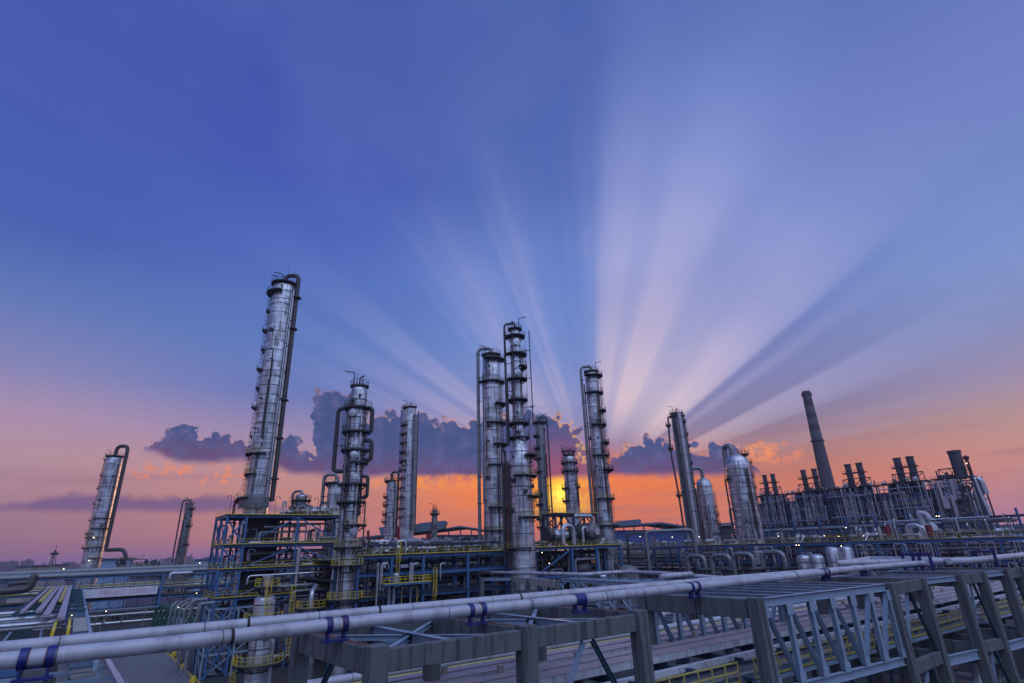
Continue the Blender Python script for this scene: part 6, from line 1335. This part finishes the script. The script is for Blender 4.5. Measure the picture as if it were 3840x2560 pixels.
# ------------------------------------------------------------------ roofs in the middle distance
def extrude(name, m, parent, poly, Y, depth):          # outline in picture coordinates at distance Y, given real depth
    P = [atY(x, y, Y) for x, y in poly]; n = len(P); mb = MB(); mb.v = [tuple(p) for p in P]+[(p.x, p.y+depth, p.z) for p in P]
    mb.f = [tuple(range(n))[::-1], tuple(range(n, 2*n))]+[(i, (i+1) % n, (i+1) % n+n, i+n) for i in range(n)]; mb.sm = [False]*len(mb.f); mb.uv = [None]*len(mb.f); return mb.build(name, m, parent)
t = thing('cowl_roof_shed', 'long grey trough-shaped roof cowl with flared ends behind the pipe deck', 'roof cowl', P3(atY(1550, 2030, 300), 0))
extrude('cowl', 'roof', t, [(1420, 1976), (1440, 1973), (1560, 1963), (1582, 1958), (1668, 1950), (1672, 1954), (1664, 1978), (1650, 1984), (1430, 2004), (1426, 1998)], 300, 9)
for x in (1475, 1520, 1570, 1620): extrude('cowl_rib', 'steel_dark', t, [(x, 1970-(x-1475)*.09), (x+2, 1970-(x-1475)*.09), (x-1, 1998-(x-1475)*.09), (x-3, 1998-(x-1475)*.09)], 299.7, .2)
t = thing('open_shed', 'broad open-sided shed with a low ridged grey roof behind the pipe deck', 'shed', P3(atY(1700, 2040, 320), 0))
extrude('roof', 'roof', t, [(1336, 2013), (1500, 1995), (1680, 1977), (1725, 1969), (1812, 1982), (1815, 1986), (1725, 1975), (1500, 2002), (1336, 2018)], 320, 40)
extrude('wall', 'roof', t, [(1640, 2003), (1812, 2003), (1812, 2046), (1640, 2046)], 326, 20)
extrude('wall', 'wall_pale', t, [(1330, 2040), (1640, 2012), (1640, 2060), (1330, 2060)], 326, 20)
for x in (1350, 1365, 1380, 1400, 1420, 1460, 1600, 1682, 1726, 1768, 1800): y = 2015-(x-1336)*.1 if x < 1726 else 1975+(x-1726)*.15; extrude('column', 'blue_dark', t, [(x-2, y), (x+2, y), (x+2, 2060), (x-2, 2060)], 321, 1)
t = thing('blue_warehouse', 'long blue sheet warehouse with an open clerestory roof right of the right-hand column', 'warehouse', P3(atY(2450, 2030, 380), 0))
extrude('wall', 'wall_blue', t, [(2285, 1986), (2580, 1984), (2580, 2060), (2285, 2060)], 384, 40)
extrude('roof', 'roof', t, [(2290, 1966), (2400, 1960), (2480, 1955), (2575, 1970), (2575, 1976), (2480, 1962), (2290, 1974)], 380, 46)
extrude('upper_roof', 'roof', t, [(2315, 1952), (2400, 1944), (2404, 1948), (2404, 1960), (2312, 1966)], 382, 20)
for x in (2305, 2340, 2378, 2415, 2455, 2482, 2497, 2540, 2565): extrude('column', 'blue_dark', t, [(x-2, 1962), (x+2, 1962), (x+2, 1990), (x-2, 1990)], 381, 1)
t = thing('far_shed', 'low dark shed and pipes glimpsed between the two domed vessels', 'shed', P3(atY(2720, 2030, 300), 0))
extrude('wall', 'pipe_dark', t, [(2700, 1962), (2745, 1958), (2745, 2060), (2700, 2060)], 300, 6); extrude('duct', 'pipe_grey', t, [(2690, 1960), (2766, 1955), (2766, 1966), (2690, 1972)], 298, 2)
for i, (x, y0, y1, Y, r) in enumerate(((1493, 1975, 2022, 150, .45), (1381, 1987, 2022, 125, .3), (1607, 2000, 2022, 125, .5))):
    a, b = atY(x, y0, Y), atY(x, y1, Y); mb = MB(); mb.tube([b, a], r, 8); tag(mb.build('red_standpipe', 'red'), '%s red standpipe behind the yellow rail of the pipe deck' % ('tallest', 'left-hand', 'short thick')[i], 'pipe', kind='thing')
# ------------------------------------------------------------------ far skyline
rnd = random.Random(11)
mb = MB()
for i in range(900):
    a = R(rnd.uniform(-52, 52)); Y = rnd.uniform(760, 900); p = Vector((math.tan(a)*Y, Y, 0)); r = rnd.uniform(5, 11); h = rnd.uniform(5, 11)
    for k in range(3):
        c = p+Vector((rnd.uniform(-5, 5), rnd.uniform(-5, 5), 0)); n = 6; base = len(mb.v)
        for (rr, z) in ((r*.8, 0), (r, h*.45), (r*.7, h*.8), (r*.25, h*rnd.uniform(.95, 1.1))):
            for j in range(n): q = 2*math.pi*j/n; kk = rnd.uniform(.75, 1.15); mb.v.append((c.x+math.cos(q)*rr*kk, c.y+math.sin(q)*rr*kk, z))
        for l in range(3):
            for j in range(n): mb.f.append((base+l*n+j, base+l*n+(j+1) % n, base+(l+1)*n+(j+1) % n, base+(l+1)*n+j)); mb.sm.append(False); mb.uv.append(None)
        mb.f.append(tuple(base+3*n+j for j in range(n))); mb.sm.append(False); mb.uv.append(None)
o = mb.build('treeline', 'far_tree'); tag(o, 'dark band of distant trees along the horizon', 'trees', kind='stuff')
def lattice(name, label, x, yb, yt, Y, w_):
    b, tp = atY(x, yb, Y), atY(x, yt, Y); t = thing(name, label, 'pylon', P3(b, 0)); h = tp.z; mb = MB(); c = Vector((b.x, b.y, 0)); k = 7
    for sx_, sy in ((-1, -1), (1, -1), (1, 1), (-1, 1)): mb.bar(c+Vector((sx_*w_, sy*w_, 0)), c+Vector((sx_*w_*.12, sy*w_*.12, h*.86)), w_*.14)
    for i in range(k):
        z0, z1 = h*.86*i/k, h*.86*(i+1)/k; r0, r1 = w_*(1-.88*i/k), w_*(1-.88*(i+1)/k)
        mb.bar(c+Vector((-r0, -r0, z0)), c+Vector((r1, -r1, z1)), w_*.08); mb.bar(c+Vector((r0, -r0, z0)), c+Vector((-r1, -r1, z1)), w_*.08)
    mb.build('mast', 'rust' if 'red' in label else 'steel_dark', t)
    mb = MB(); mb.lathe(c+Z1*h*.74, [(w_*.5, 0), (w_*1.0, h*.03), (w_*1.0, h*.05), (w_*.5, h*.07)], 8); mb.bar(c+Z1*h*.8, c+Z1*h, w_*.12); mb.build('head', 'steel_dark', t); return t
lattice('lattice_tower', 'lattice mast on the horizon left of the leftmost column', 193, 2122, 2040, 620, 4.2)
lattice('lattice_tower', 'thin lattice pylon on the hazy horizon between slim column and blue frame', 758, 2110, 2085, 900, 3.2)
lattice('lattice_tower', 'thin mast rising above the pale warehouse at the right edge', 3818, 1975, 1938, 420, 1.6)
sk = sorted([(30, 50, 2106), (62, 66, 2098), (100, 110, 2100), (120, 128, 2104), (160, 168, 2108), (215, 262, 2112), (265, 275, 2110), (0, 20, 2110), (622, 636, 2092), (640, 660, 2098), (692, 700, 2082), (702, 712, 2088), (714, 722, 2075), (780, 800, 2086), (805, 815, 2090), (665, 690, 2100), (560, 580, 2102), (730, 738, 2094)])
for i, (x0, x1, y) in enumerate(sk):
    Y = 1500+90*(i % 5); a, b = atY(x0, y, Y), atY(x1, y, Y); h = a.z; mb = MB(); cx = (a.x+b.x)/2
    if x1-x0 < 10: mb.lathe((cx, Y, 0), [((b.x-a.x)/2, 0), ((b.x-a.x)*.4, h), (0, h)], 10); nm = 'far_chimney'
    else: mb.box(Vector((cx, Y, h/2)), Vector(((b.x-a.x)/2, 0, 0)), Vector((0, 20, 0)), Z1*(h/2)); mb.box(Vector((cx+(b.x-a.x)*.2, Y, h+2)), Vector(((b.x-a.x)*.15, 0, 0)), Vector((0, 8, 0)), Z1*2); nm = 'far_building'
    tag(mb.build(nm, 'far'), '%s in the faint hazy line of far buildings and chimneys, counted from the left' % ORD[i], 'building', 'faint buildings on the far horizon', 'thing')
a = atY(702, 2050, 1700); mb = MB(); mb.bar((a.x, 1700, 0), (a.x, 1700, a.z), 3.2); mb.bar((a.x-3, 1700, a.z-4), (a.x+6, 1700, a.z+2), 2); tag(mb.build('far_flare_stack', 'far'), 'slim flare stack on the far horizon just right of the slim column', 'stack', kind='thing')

# ------------------------------------------------------------------ dusk air
hz_m = bpy.data.materials.new('dusk_air'); hz_m.use_nodes = True; nt = hz_m.node_tree; nt.nodes.clear()
pv = nt.nodes.new('ShaderNodeVolumePrincipled'); pv.inputs['Color'].default_value = (.78, .74, .92, 1); pv.inputs['Density'].default_value = .00013; pv.inputs['Anisotropy'].default_value = .2
mo_ = nt.nodes.new('ShaderNodeOutputMaterial'); nt.links.new(pv.outputs[0], mo_.inputs['Volume'])
mb = MB(); mb.box((0, 870, 84), Vector((2600, 0, 0)), Vector((0, 1070, 0)), Vector((0, 0, 85))); mb.v = [v for v in mb.v]
me = bpy.data.meshes.new('haze'); me.from_pydata(mb.v, [], mb.f); me.materials.append(hz_m); o = bpy.data.objects.new('haze', me); C.objects.link(o); tag(o, 'thin violet dusk haze over the whole plant', 'haze', kind='stuff')
scene.cycles.volume_bounces = 0
mb = MB(); mb.v = [(-9000, -2000, 0), (9000, -2000, 0), (9000, 12000, 0), (-9000, 12000, 0)]; mb.f = [(0, 1, 2, 3)]; mb.sm = [False]; mb.uv = [None]
g = mb.build('ground', 'ground'); g['kind'] = 'structure'
